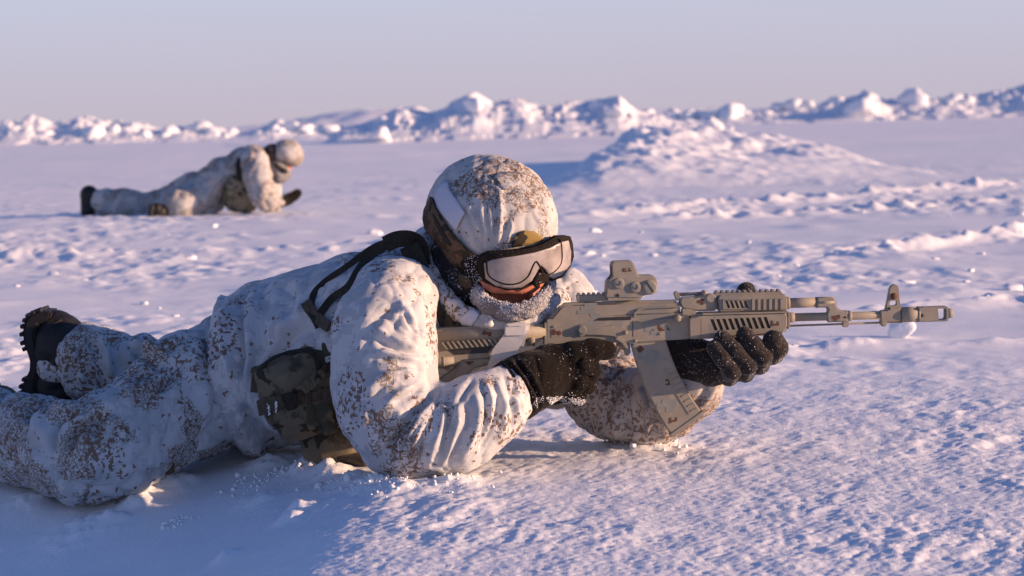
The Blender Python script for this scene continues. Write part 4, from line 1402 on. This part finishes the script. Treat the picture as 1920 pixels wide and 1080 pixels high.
# ---- helmet with cloth cover
HR = (.112, .134, .112)
v = Vol(HEADC - np.array([.2, .2, .16]), HEADC + np.array([.2, .2, .18]), 0.0032)
v.ell(HEADC, HR, HM, k=0)
def under(n, p):
    n = unit(n); M = np.stack([HS, np.cross(n, HS), n])
    v.box(p - n * .3, (.4, .4, .3), M, .006, k=.008, op='s')
under(HU * .88 - HF * .47, hl(0, .137, -.002))
under(HU * .90 + HF * .42, hl(0, .048, -.058))
v.ell(HEADC - HU * .02, (HR[0] - .012, HR[1] - .012, HR[2] - .012), HM, k=.004, op='s')
EV, EQ = v.polygonize()
EV = relax(EV, EQ, 1)
EN = vnormals(EV, EQ)
def q1(*p): return [(760 + a / 3, 270 + b / 3) for a, b in p]
ST = [(q1((345, 330), (390, 420), (440, 540)), 5, 5), (q1((320, 350), (370, 440), (420, 560)), 4, -4), (q1((420, 340), (440, 440), (470, 560)), 5, 5), (q1((395, 340), (420, 440), (455, 570)), 3.5, -4),
      (q1((470, 340), (485, 460), (500, 570)), 4, 4.5), (q1((450, 350), (468, 460), (486, 580)), 3.5, -4), (q1((525, 240), (535, 380), (515, 570)), 5, 6), (q1((505, 230), (512, 380), (500, 560)), 5, -5),
      (q1((600, 430), (590, 500), (570, 570)), 5, 5), (q1((570, 430), (560, 500), (545, 570)), 4, -4), (q1((640, 250), (700, 330), (760, 460)), 5, 3), (q1((680, 200), (760, 300), (820, 430)), 6, -4),
      (q1((560, 95), (620, 110), (650, 150)), 5, 6), (q1((490, 170), (540, 160), (640, 170)), 4, -5), (q1((480, 200), (500, 240), (530, 250)), 4, 4), (q1((250, 200), (330, 260), (350, 330)), 6, -3),
      (q1((740, 480), (770, 420), (760, 360)), 6, 4), (q1((620, 250), (560, 270), (520, 300)), 5, -3), (q1((800, 470), (790, 400), (770, 330)), 5, -4)]
D = strokes(EV, EN, ST) + 0.0022 * fold(EV, HU, 26, 5, 6.0) + 0.0018 * fbm(EV * 40, 3)
EV = EV + EN * D[:, None]
helmet = mesh('helmet', EV, EQ, CAMO_H, man)
ES = surf(bvh(EV, EQ))
def ES2(px, py):
    """smooth helmet shell just outside the cloth"""
    d = HM @ ray(px, py); o = HM @ (C0 - HEADC)
    r = np.array(HR) * 1.012
    d_, o_ = d / r, o / r
    a = d_ @ d_; b = 2 * d_ @ o_; c = o_ @ o_ - 1
    q = b * b - 4 * a * c
    t = (-b - math.sqrt(q)) / (2 * a) if q > 0 else -b / (2 * a)
    p = C0 + ray(px, py) * t
    l = HM @ (p - HEADC)
    return p, unit(HM.T @ (l / r ** 2))
wrap_patch('hook_fabric_patch', q1((240, 205), (252, 260), (295, 320), (338, 388), (325, 410), (288, 482), (240, 430), (190, 370), (165, 300), (185, 245)), ES2, .0022, .001, PATCHW, helmet, 6)
wrap_patch('front_patch', q1((497, 170), (560, 158), (640, 165), (650, 205), (632, 240), (560, 255), (525, 240)), ES2, .0018, -.0005, CAMO_H, helmet, 6)
wrap_patch('front_mount', q1((597, 575), (605, 535), (630, 500), (665, 486), (720, 490), (755, 515), (770, 540), (700, 562), (640, 572)), ES2, .003, .0005, YELCAM, helmet, 6)
wrap_patch('cover_rim', q1((118, 400), (124, 370), (150, 300), (165, 330), (160, 400), (190, 480), (180, 500), (130, 450)), ES2, .004, -.003, WEB, helmet, 6)

# ---- goggles
gog = wrap_patch('goggles', [(899, 486), (902, 475), (914, 469), (945, 467), (975, 464), (1000, 459), (1018, 451), (1036, 440), (1054, 440), (1058, 455), (1060, 480), (1054, 498), (1039, 516), (1024, 521), (1017, 518), (1010, 505), (1005, 497), (1000, 506), (992, 523), (975, 534), (952, 537), (928, 530), (910, 519), (902, 503)], cyl(CY_R), .013, .003, FRAME, man, 6)
LENSP = [(912, 486), (925, 479), (945, 475), (970, 471), (995, 466), (1020, 458), (1036, 449), (1049, 447), (1053, 468), (1052, 493), (1037, 511), (1024, 516), (1018, 512), (1012, 499), (1005, 490), (999, 499), (990, 518), (974, 530), (953, 533), (931, 527), (915, 514)]
wrap_patch('lens', LENSP, cyl(CY_R), .0025, .0158, LENS, gog, 6)
rimp = [cyl(CY_R + .0178)(*p)[0] for p in LENSP]
tube('lens_rim', rimp + [rimp[0]], .0017, FRAME, gog, n=3, seg=8)
wrap_patch('nose_bridge', [(990, 522), (995, 510), (1000, 504), (1010, 504), (1017, 512), (1014, 521), (1003, 524), (996, 532)], cyl(CY_R), .012, .008, FRAME, gog, 4)
wrap_patch('strap', q1((158, 300), (124, 372), (118, 420), (128, 470), (165, 520), (205, 565), (245, 625), (275, 668), (310, 690), (345, 668), (400, 655), (412, 628), (372, 595), (330, 560), (270, 490), (225, 430), (180, 350)), ES2, .0035, .004, STRAPB, gog, 6)
wrap_patch('strap_stripe', q1((170, 390), (185, 400), (235, 490), (280, 560), (265, 566), (215, 500)), ES2, .0012, .0075, WEB, gog, 5)
wrap_patch('strap_slider', q1((330, 650), (405, 625), (425, 640), (430, 730), (380, 735), (330, 690)), cyl(CY_R), .012, -.002, FRAME, gog, 5)
wrap_patch('chin_strap', q1((312, 720), (350, 740), (378, 760), (380, 800), (350, 812), (310, 780)), cyl(CY_R - .004), .006, 0, WEB2, man, 5)
gp_ = np.array([cyl(CY_R + .014)(*(q1((rng.uniform(335, 430), rng.uniform(630, 770)))[0]))[0] for _ in range(110)])
grains('frost', gp_, rng.uniform(.0005, .0012, 110), FROST, gog)
# hood toggle
tube('hood_cord', [at(916, 592, 4.268), at(922, 597, 4.262), at(919, 604, 4.26), at(918, 608, 4.258)], .0016, PATCHW, man, seg=6)
v = Vol(at(918, 610, 4.258) - .02, at(918, 610, 4.258) + .02, .0016)
v.ell(at(917, 608.5, 4.258), (.0085, .006, .0055), k=0); v.seg(at(922, 599, 4.258), at(919, 606, 4.258), .003, .004, k=.004)
tV, tQ = v.polygonize(); mesh('cord_toggle', tV, tQ, WHITEPL, man)

# ---- gloves
def glove(name, chains, ells, h, mat, amp, lo, hi, rings=None):
    v = Vol(lo, hi, h)
    for c, r, M, k in ells: v.ell(c, r, M, k=k)
    for ch, k in chains: v.chain(ch, k=k)
    V, Q = v.polygonize()
    V = relax(V, Q, 1)
    N = vnormals(V, Q)
    D = amp * fbm(V * 60, 3) + amp * fold(V, (0.5, 0, 1), 45, 3, 2.0) * .7
    if rings:
        for pts, w_, hgt in rings:
            D += strokes(V, N, [(pts, w_, hgt)])
    V = V + N * D[:, None]
    o = mesh(name, V, Q, mat, man)
    return o, V, N
c = at(1040, 700, 4.25)
rg, RV, RN = glove('glove', [
    ([A(938, 745, 4.185, .047), A(968, 730, 4.198, .052), A(998, 714, 4.215, .050), A(1030, 700, 4.235, .042)], .015),
    ([A(1032, 680, 4.24, .030), A(1075, 664, 4.238, .022), A(1110, 656, 4.246, .0195), A(1136, 656, 4.258, .0180)], .008),
    ([A(1050, 700, 4.24, .026), A(1090, 688, 4.232, .020), A(1106, 694, 4.245, .0185), A(1108, 697, 4.275, .0175)], .006),
    ([A(1045, 718, 4.245, .026), A(1082, 714, 4.236, .020), A(1097, 720, 4.247, .0185), A(1098, 723, 4.275, .0175)], .006),
    ([A(1035, 734, 4.250, .024), A(1068, 736, 4.240, .0185), A(1082, 742, 4.250, .0165), A(1082, 745, 4.275, .016)], .006),
    ([A(1020, 676, 4.26, .026), A(1050, 656, 4.315, .019), A(1085, 655, 4.335, .016)], .012)],
    [(at(1040, 702, 4.245), (.050, .030, .050), None, .02)], .0024, GLOVE, .0012, at(900, 800, 4.1) + np.array([0, 0, -.03]), [at(1165, 600, 4.3)[0], 4.38, at(1100, 600, 4.3)[2] + .03],
    [(q6((1030, 360), (1100, 450), (1150, 560), (1165, 650)), 3, 3.5), (q6((1070, 345), (1140, 440), (1200, 540), (1215, 650)), 3, 3.5), (q6((1120, 330), (1190, 430), (1245, 530), (1255, 640)), 3, 3),
     (q6((1050, 350), (1120, 445), (1175, 550), (1190, 650)), 2.5, -4), (q6((1095, 338), (1165, 435), (1222, 540), (1235, 640)), 2.5, -4), (q6((1480, 330), (1450, 350), (1440, 380)), 3, -4),
     (q6((1560, 370), (1480, 400), (1420, 395)), 3, -4), (q6((1540, 445), (1480, 440), (1400, 470)), 3, -4), (q6((1200, 300), (1230, 400), (1250, 500)), 4, -3)])
rp = to_px(RV)
w = np.exp(-((rp[:, 1] - 752 + 0.0006 * (rp[:, 0] - 1050) ** 2) / 8) ** 2) * (RN @ -FWD > -.2) * (rp[:, 0] > 990) + 0.004 * (RN @ -FWD > 0)
w = w * sstep(-.1, .35, perlin(RV * 45))
pick = rng.choice(len(RV), 750, p=w / w.sum())
grains('frost', RV[pick], rng.uniform(.0004, .0013, 750), FROST, rg)
lg, LV, LN = glove('glove', [
    ([A(1262, 668, 4.385, .040), A(1300, 676, 4.36, .040), A(1335, 684, 4.345, .037), A(1375, 682, 4.335, .030)], .012),
    ([A(1405, 668, 4.335, .024), A(1448, 660, 4.305, .022), A(1456, 652, 4.280, .0205), A(1450, 638, 4.272, .0190)], .005),
    ([A(1398, 680, 4.330, .024), A(1424, 682, 4.300, .019), A(1430, 668, 4.268, .0170), A(1412, 646, 4.264, .0165), A(1396, 628, 4.268, .0155)], .0035),
    ([A(1380, 690, 4.330, .024), A(1396, 698, 4.298, .018), A(1402, 686, 4.262, .0160), A(1378, 658, 4.258, .0158), A(1354, 634, 4.264, .0150)], .0035),
    ([A(1358, 694, 4.330, .022), A(1366, 706, 4.296, .017), A(1374, 696, 4.258, .0155), A(1354, 672, 4.252, .0152), A(1340, 652, 4.258, .0145)], .0035),
    ([A(1370, 660, 4.365, .026), A(1388, 610, 4.375, .020), A(1396, 560, 4.362, .018), A(1399, 547, 4.352, .0180)], .008)],
    [(at(1372, 690, 4.325), (.045, .032, .022), None, .015)], .0022, GLOVE_L, .0011, at(1225, 790, 4.2) + np.array([0, 0, 0]), [at(1490, 500, 4.3)[0], 4.45, at(1400, 515, 4.4)[2]])
lp = to_px(LV)
w = 0.3 * (LN @ -FWD > 0) * (lp[:, 0] > 1290) + 0.0
pick = rng.choice(len(LV), 260, p=w / w.sum())
grains('frost', LV[pick], rng.uniform(.0004, .0010, 260), FROST, lg)

# ---- boots
def boot(dx, dy, dY):
    def B(px, py, Y, r): return A(px + dx, py + dy, Y + dY, r)
    v = Vol(B(20, 880, 4.78, 0)[0] - np.array([.03, .13, .03]), B(215, 560, 4.78, 0)[0] + np.array([.03, .13, .03]), .0042)
    v.chain([B(100, 618, 4.78, .036), B(104, 660, 4.78, .042), B(108, 720, 4.78, .046), B(110, 780, 4.78, .043), B(106, 815, 4.78, .036)], k=.03)
    v.chain([B(112, 640, 4.78, .046), B(140, 668, 4.78, .050), B(170, 676, 4.78, .052)], k=.04)
    V, Q = v.polygonize()
    V = relax(V, Q, 1); N = vnormals(V, Q)
    V = V + N * (0.003 * fbm(V * 20, 3) + .002 * fold(V, (0, 1, 0.2), 25, 4, 3.0))[:, None]
    bo = mesh('boot', V, Q, LEATHER, man)
    out = [(104, 581), (84, 580), (66, 586), (56, 598), (51, 616), (52, 640), (58, 656), (64, 668), (63, 690), (55, 708), (47, 728), (45, 750), (47, 785), (56, 818), (72, 838), (92, 846), (100, 836), (84, 818), (74, 790), (72, 750), (74, 710), (80, 680), (76, 650), (72, 625), (78, 606), (100, 597)]
    bm = bmesh.new()
    hw = .044
    pts = [(B(x, y, 4.78, 0)[0]) for x, y in out]
    Ta = [bm.verts.new(tuple(p + np.array([0, -hw, 0]))) for p in pts]
    Tb = [bm.verts.new(tuple(p + np.array([0, hw, 0]))) for p in pts]
    bm.faces.new(Ta); bm.faces.new(Tb[::-1])
    for i in range(len(pts)):
        bm.faces.new([Ta[i], Tb[i], Tb[(i + 1) % len(pts)], Ta[(i + 1) % len(pts)]])
    bmesh.ops.recalc_face_normals(bm, faces=bm.faces)
    bmesh.ops.bevel(bm, geom=[e for e in bm.edges if e.calc_face_angle(0) > .6], offset=.004, segments=2, affect='EDGES')
    sole = bmobj('sole', bm, RUBBER, bo)
    run = [(84, 580), (66, 586), (56, 598), (51, 616), (52, 640), (58, 656)], [(55, 708), (47, 728), (45, 750), (47, 785), (56, 818), (72, 838)]
    lug = None
    for rr in run:
        P = spline([np.array([*p, 0.0]) for p in rr], 3)[:, :2]
        for i in range(0, len(P) - 1, 2):
            c = B(P[i][0] - 2.5, P[i][1], 4.78, 0)[0] - ORIGIN[bo.name]
            d = unit(np.array([P[i + 1][0] - P[i][0], 0, -(P[i + 1][1] - P[i][1])]))
            ang = math.atan2(d[2], d[0])
            for sy in (-1, 1):
                if lug is None:
                    bm = bmesh.new()
                    bmesh.ops.create_cube(bm, size=1, matrix=Matrix.Diagonal((.0085, .036, .009, 1)))
                    bmesh.ops.bevel(bm, geom=bm.edges[:], offset=.0015, segments=1, affect='EDGES')
                    lug = bpy.data.meshes.new('tread_lug'); bm.to_mesh(lug); bm.free()
                o = link('tread_lug', lug, RUBBER, bo)
                o.location = tuple(c + np.array([0, sy * .024, 0])); o.rotation_euler = (0, -ang, 0)
    tag_ = [B(x, y, 4.78, 0)[0] + np.array([0, -.041, 0]) for x, y in ((107, 603), (122, 596), (123, 598.5), (108, 605.5))]
    bm = bmesh.new()
    fa = [bm.verts.new(tuple(p)) for p in tag_]; fb = [bm.verts.new(tuple(p + np.array([0, .004, 0]))) for p in tag_]
    bm.faces.new(fa); bm.faces.new(fb[::-1])
    for i in range(4): bm.faces.new([fa[i], fb[i], fb[(i + 1) % 4], fa[(i + 1) % 4]])
    bmobj('heel_tag', bm, WEB2, bo)
    return bo
boot(0, 0, 0)
boot(-106, 142, 0.0)

# ---- load carrying gear: shoulder straps, pouch, sling
def on_jacket(px, py, off=.004):
    h = JS(px, py)
    return h[0] + h[1] * off
def out_n(p):
    l, n, _, _ = JT.find_nearest(Vector(p))
    return np.array(n)
def over(px, py, Y, off=.006):
    h = JS(px, py)
    p = at(px, py, Y)
    if h is not None and h[0][1] - off < p[1]:
        p = h[0] - ray(px, py) * off
    return p
band('shoulder_strap', [at(768, 462, 4.36), at(786, 505, 4.335), at(799, 545, 4.31), at(810, 580, 4.298), at(814, 612, 4.30)], .036, .005, WEB, man, -FWD)
band('strap_webbing', [over(*p) for p in ((598, 614, 4.345), (585, 584, 4.36), (588, 552, 4.38), (612, 526, 4.385), (650, 500, 4.36), (700, 465, 4.345), (740, 452, 4.35), (768, 450, 4.38))], .014, .003, WEB, man, -FWD, taper=([0, .5, .8, 1], [.9, .75, 1.0, 1.6]))
band('strap_webbing', [over(*p) for p in ((600, 588, 4.35), (622, 560, 4.35), (652, 538, 4.335), (668, 512, 4.33), (690, 484, 4.335), (730, 458, 4.35), (765, 449, 4.39))], .015, .003, WEB, man, -FWD, taper=([0, .5, .8, 1], [.9, .85, 1.0, 1.6]))
band('strap_pad', [at(722, 459, 4.352), at(745, 449, 4.356), at(770, 449, 4.37), at(786, 462, 4.38), at(793, 500, 4.36)], .030, .010, WEB, man, -FWD)
band('strap_tail', [over(573, 566, 4.35), over(583, 582, 4.345), over(600, 600, 4.335), over(618, 614, 4.33)], .020, .004, WEB2, man, -FWD)
band('chest_webbing', [at(818, 560, 4.325), at(822, 585, 4.31), at(826, 612, 4.305), at(828, 640, 4.31)], .048, .006, WEB2, man, -FWD)
tube('d_ring', [at(822 + 11 * math.cos(t), 592 + 9 * math.sin(t), 4.296) for t in np.linspace(0.2, 6.0, 12)], .0022, WEB, man, n=2, seg=6)
band('strap_keeper', [at(812, 580, 4.305), at(822, 579, 4.300), at(834, 580, 4.303)], .014, .005, WEB2, man, -FWD)

pc = at(560, 728, 4.352)
MP = np.array([unit([.96, .15, .25]), [0, 0, 0], [0, 0, 0]])
MP[2] = unit(np.array([-.25, 0.05, .96]) - MP[0] * (np.array([-.25, .05, .96]) @ MP[0])); MP[1] = np.cross(MP[2], MP[0])
v = Vol(pc - np.array([.15, .14, .17]), pc + np.array([.15, .14, .15]), .0032)
def pl(a, b, c): return pc + MP[0] * a + MP[1] * b + MP[2] * c
v.box(pc, (.072, .050, .062), MP, .026, k=.01)
v.ell(pl(0, -.035, .012), (.058, .030, .040), MP, k=.02)
v.box(pl(.085, .01, .005), (.030, .048, .080), MP, .018, k=.008)
v.box(pl(.005, .0, -.062), (.060, .046, .026), MP, .018, k=.012)
v.ell(pl(-.012, -.052, .022), (.040, .016, .026), MP, k=.006)
v.box(pl(-.02, -.046, -.052), (.036, .016, .026), MP, .01, k=.004)
v.box(pl(.03, -.042, -.060), (.014, .016, .034), MP, .008, k=.004)
v.box(pl(.085, -.040, .05), (.024, .012, .022), MP, .008, k=.004)
v.seg(pl(-.07, -.02, .055), pl(.06, -.03, .066), .006, .006, k=.004)
PV, PQ = v.polygonize(); PV = relax(PV, PQ, 1); PN = vnormals(PV, PQ)
PV = PV + PN * (.004 * fbm(PV * 22, 3) + .003 * fold(PV, (1, 0, .2), 30, 4, 2.0))[:, None]
pouch = mesh('pouch', PV, PQ, POUCH, man)
PT = bvh(PV, PQ); PS = surf(PT)
def on_pouch(px, py, off=.001):
    h = PS(px, py)
    return h[0] + h[1] * off if h is not None else at(px, py, 4.31)
def pnm(p):
    l, n, _, _ = PT.find_nearest(Vector(p)); return np.array(n)
band('pouch_strap', [on_pouch(x, y) for x, y in ((486, 766), (505, 758), (540, 750), (580, 746), (615, 742), (638, 748))], .028, .004, WEB2, pouch, pnm)
band('pouch_strap', [on_pouch(x, y) for x, y in ((560, 735), (585, 716), (612, 694), (630, 680))], .020, .004, POUCH, pouch, pnm)
band('pouch_flap_edge', [on_pouch(x, y) for x, y in ((492, 690), (515, 672), (550, 662), (585, 662), (596, 690), (592, 715))], .008, .004, WEB, pouch, pnm)
band('buckle', [on_pouch(x, y, .004) for x, y in ((533, 752), (545, 749), (556, 748))], .032, .005, WEB, pouch, pnm)
for x, y in ((508, 762), (519, 758)):
    p = on_pouch(x, y, .006)
    grains('snow_smear', np.array([p + np.array([.0012 * math.sin(q * 2.3 + x), 0, .0024 * (q - 5)]) for q in range(11)]), rng.uniform(.0016, .0032, 11), FROST, pouch)
band('pouch_pull_cord', [on_pouch(x, y, .003) for x, y in ((622, 752), (632, 775), (628, 795), (614, 796), (608, 780))], .003, .002, WEB2, pouch, pnm)
band('side_webbing', [at(480, 690, 4.34), at(478, 712, 4.335), at(476, 735, 4.34)], .012, .003, WEB2, man, -FWD)
v = Vol(at(600, 880, 4.3) - .12, at(650, 640, 4.5) + np.array([.1, .1, .05]), .005)
v.box(at(632, 745, 4.42), (.045, .09, .13), None, .03, k=.02)
v.box(at(615, 822, 4.40), (.045, .06, .035), None, .015, k=.02)
PV2, PQ2 = v.polygonize(); PN2 = vnormals(PV2, PQ2); PV2 = PV2 + PN2 * (.006 * fbm(PV2 * 16, 3))[:, None]
mesh('vest_pocket', PV2, PQ2, POUCH, man)
band('vest_strap', [at(600, 800, 4.33), at(606, 830, 4.335), at(616, 852, 4.345)], .026, .004, WEB, man, -FWD)
band('vest_strap', [at(636, 790, 4.325), at(640, 820, 4.33), at(646, 850, 4.34)], .016, .004, WEB2, man, -FWD)
v = Vol(at(640, 870, 4.3) - .12, at(640, 830, 4.5) + .12, .004)
v.seg(at(610, 852, 4.36), at(684, 862, 4.34), .010, .013, k=.01, sq=(1, 2.2, 1))
cV, cQ = v.polygonize(); mesh('holster_edge', cV, cQ, WEB2, man)

# ---- rifle sling (white webbing with a plastic buckle)
sling = root('rifle_sling', at(955, 640, 4.27), 'white webbing sling with plastic buckle looped round the rifle stock', 'sling')
sn = lambda p: GN
band('webbing', [gw(*gl(975, 604), .004), gw(*gl(972, 610), .0245), gw(*gl(962, 630), .0262), gw(*gl(950, 648), .0262), gw(*gl(940, 662), .0250), gw(*gl(936, 676), .022), gw(*gl(930, 694), .012)], .036, .0022, WHITEWEB, sling, -FWD)
band('webbing_end', [gw(*gl(981, 606), .003), gw(*gl(981, 622), .0232), gw(*gl(976, 646), .0225)], .010, .002, WHITEWEB, sling, -FWD)
bk = plate('buckle', [(945, 606), (949, 602.5), (982, 601), (985, 604), (983.5, 625), (980, 627.5), (947, 628), (944, 624)], .024, .0315, WHITEPL, sling, bev=.0018)
plate('buckle_bar', [(950, 606), (978, 605), (977, 609), (950, 610)], .031, .0335, WHITEPL, bk, bev=.0008)

# ---- snow broken up round the soldier
def crumbs(name, n, fx, label, size):
    P = []
    while len(P) < n:
        px, py, sp = fx[rng.integers(len(fx))]
        g = gp(px, py)
        x = g[0] + rng.normal() * sp; y_ = g[1] + rng.normal() * sp * 1.2
        P.append((x, y_))
    P = np.array(P)
    z = ground_z(P[:, 0], P[:, 1])
    s = size * np.exp(rng.normal(size=n) * .55)
    o = grains(name, np.stack([P[:, 0], P[:, 1], z + s * .25], 1), s, SNOW, None)
    props(o, label)
crumbs('snow_crumbs', 420, [(330, 893, .012), (480, 870, .03), (560, 862, .03), (640, 885, .03), (690, 895, .025), (720, 905, .03), (1230, 842, .04), (850, 900, .04)], 'loose snow crumbs scattered round the prone soldier', .0026)

# ------------------------------------------------------------------ the second man, farther off
FY = 16.7
far = root('person', at(400, 408, FY), 'soldier in snow camouflage crawling on his elbows on the open snow', 'person', None)
def qf(u_, v_, dY=0.0): return at(100 + u_ / 3.84, 240 + v_ / 3.84, FY + dY)
torso = [(qf(1040, 470), .135), (qf(1180, 410), .155), (qf(1290, 350), .140), (qf(1400, 295), .135), (qf(1480, 262), .118)]
near_leg = [(qf(1110, 490, -.06), .135), (qf(1000, 545, -.12), .115), (qf(900, 570, -.18), .105), (qf(810, 590, -.16), .080)]
far_leg = [(qf(1010, 450, .12), .13), (qf(850, 530, .15), .105), (qf(680, 560, .16), .085), (qf(520, 540, .10), .092), (qf(350, 530, .05), .092)]
arm_n = [(qf(1445, 235, -.16), .098), (qf(1465, 350, -.25), .096), (qf(1505, 470, -.27), .088), (qf(1545, 540, -.25), .066)]
fore_n = [(qf(1545, 540, -.25), .062), (qf(1630, 540, -.2), .045)]
arm_f = [(qf(1480, 270, .2), .09), (qf(1560, 420, .25), .07), (qf(1600, 540, .3), .06)]
hc_ = qf(1640, 235)
v = Vol([at(130, 400, FY)[0], FY - .75, -.2], [at(590, 300, FY)[0], FY + .65, 0.75], .03)
for ch in (torso, near_leg, far_leg, arm_n, fore_n, arm_f):
    v.chain([(p, r * .6) for p, r in ch], k=.05)
v.seg(qf(1500, 250), hc_, .06, .06, k=.03)
v.ell(hc_ + np.array([.01, 0, -.02]), (.075, .065, .095), None, k=.02)
v.seg(fore_n[-1][0], qf(1740, 490, -.1), .03, .025, k=.02)
V, Q = v.polygonize(); mesh('body', V, Q, SKIN, far)
v = Vol([at(360, 400, FY)[0] - .05, FY - .5, -.15], [at(590, 300, FY)[0], FY + .6, 0.7], .012)
v.chain(torso[1:], k=.06); v.chain(arm_n, k=.03); v.chain(fore_n, k=.02); v.chain(arm_f, k=.03)
v.ell(torso[1][0] + np.array([.01, 0, -.01]), (.10, .18, .150), k=.05)
V, Q = v.polygonize(); N = vnormals(V, Q)
V = V + N * (.016 * fold(V, (.3, .2, 1), 9, 4, 1.0) + .015 * fbm(V * 6, 3))[:, None]
mesh('jacket', V, Q, CAMO_H, far)
v = Vol([at(160, 400, FY)[0], FY - .7, -.2], [at(420, 300, FY)[0], FY + .5, 0.5], .012)
v.chain(near_leg, k=.09); v.chain(far_leg, k=.06); v.ell(torso[0][0] + np.array([0.02, 0, 0]), (.13, .17, .14), k=.05)
V, Q = v.polygonize(); N = vnormals(V, Q)
V = V + N * (.014 * fold(V, (.2, .3, 1), 9, 3, 4.0) + .014 * fbm(V * 6 + 4, 3))[:, None]
mesh('trousers', V, Q, CAMO_H, far)
def blob(name, parts, mat, h=.01, amp=.006, parent=None):
    P = np.array([p for a, b, r, _ in parts for p in (a, b)])
    rm = max(r for _, _, r, _ in parts) * 1.6
    v = Vol(P.min(0) - rm - .02, P.max(0) + rm + .02, h)
    for a, b, r, sq in parts: v.seg(a, b, r, r, k=.02, sq=sq)
    V, Q = v.polygonize(); N = vnormals(V, Q)
    return mesh(name, V + N * (amp * fbm(V * 18, 3))[:, None], Q, mat, parent or far)
b1 = blob('boot', [(qf(258, 470, .05), qf(250, 600, .03), .052, (1, 1.3, 1)), (qf(258, 480, .05), qf(305, 510, .05), .062, None)], LEATHER)
blob('sole', [(qf(232, 455, .05), qf(228, 520, .03), .020, (1, 2.0, 1)), (qf(228, 520, .03), qf(226, 625, .03), .021, (1, 2.0, 1))], RUBBER, parent=b1)
b2 = blob('boot', [(qf(745, 600, -.28), qf(830, 610, -.22), .052, None), (qf(740, 580, -.32), qf(720, 640, -.30), .040, None)], LEATHER)
blob('sole', [(qf(715, 565, -.34), qf(700, 640, -.34), .020, (1, 2.2, 1))], RUBBER, parent=b2)
blob('glove', [(qf(1630, 535, -.2), qf(1690, 515, -.15), .040, None), (qf(1690, 515, -.15), qf(1755, 472, -.12), .034, None), (qf(1700, 520, -.14), qf(1752, 500, -.13), .016, None), (qf(1690, 500, -.08), qf(1720, 470, -.1), .016, None)], GLOVE)
blob('hood', [(qf(1580, 190), qf(1590, 250), .075, (1, 1.25, 1)), (qf(1545, 230), qf(1575, 270), .06, (1, 1.4, 1))], BALA)
hv = Vol(hc_ - .2, hc_ + .22, .009)
hm = np.array([unit([.9, 0, -.45]), [0, 1, 0], unit([.45, 0, .9])])
hv.ell(hc_ + np.array([.045, 0, .040]), (.112, .108, .105), hm, k=0)
hv.ell(hc_ + np.array([.02, 0, -.10]), (.17, .2, .09), hm, k=.02, op='s')
V, Q = hv.polygonize(); N = vnormals(V, Q)
hel = mesh('helmet', V + N * (.008 * fbm(V * 22, 3))[:, None], Q, CAMO_H, far)
blob('goggle_strap', [(qf(1600, 265, -.11), qf(1660, 310, -.09), .016, None), (qf(1660, 310, -.09), qf(1690, 318, -.04), .016, None)], RUBBER, h=.007)
blob('scarf', [(qf(1600, 280, -.02), qf(1625, 335, -.02), .066, (1, 1.3, 1)), (qf(1640, 280, -.02), qf(1662, 325, -.02), .05, (1, 1.3, 1))], SCARF)
blob('pouch', [(qf(1320, 450, -.16), qf(1390, 470, -.15), .085, (1, .8, 1.3)), (qf(1300, 540, -.14), qf(1400, 550, -.14), .062, None)], multicam('tan_field_camouflage', 2.2), amp=.012)
blob('pouch', [(qf(1275, 440, -.17), qf(1275, 520, -.16), .055, (1, .7, 1))], POUCH, amp=.01)
band('shoulder_strap', [qf(1350, 225, -.12), qf(1340, 290, -.19), qf(1352, 360, -.2), qf(1370, 430, -.19)], .05, .012, WEB, far, -FWD)
band('shoulder_strap', [qf(1330, 230, -.06), qf(1400, 205, -.05), qf(1480, 195, .0)], .05, .012, WEB2, far, (0, -.3, 1))
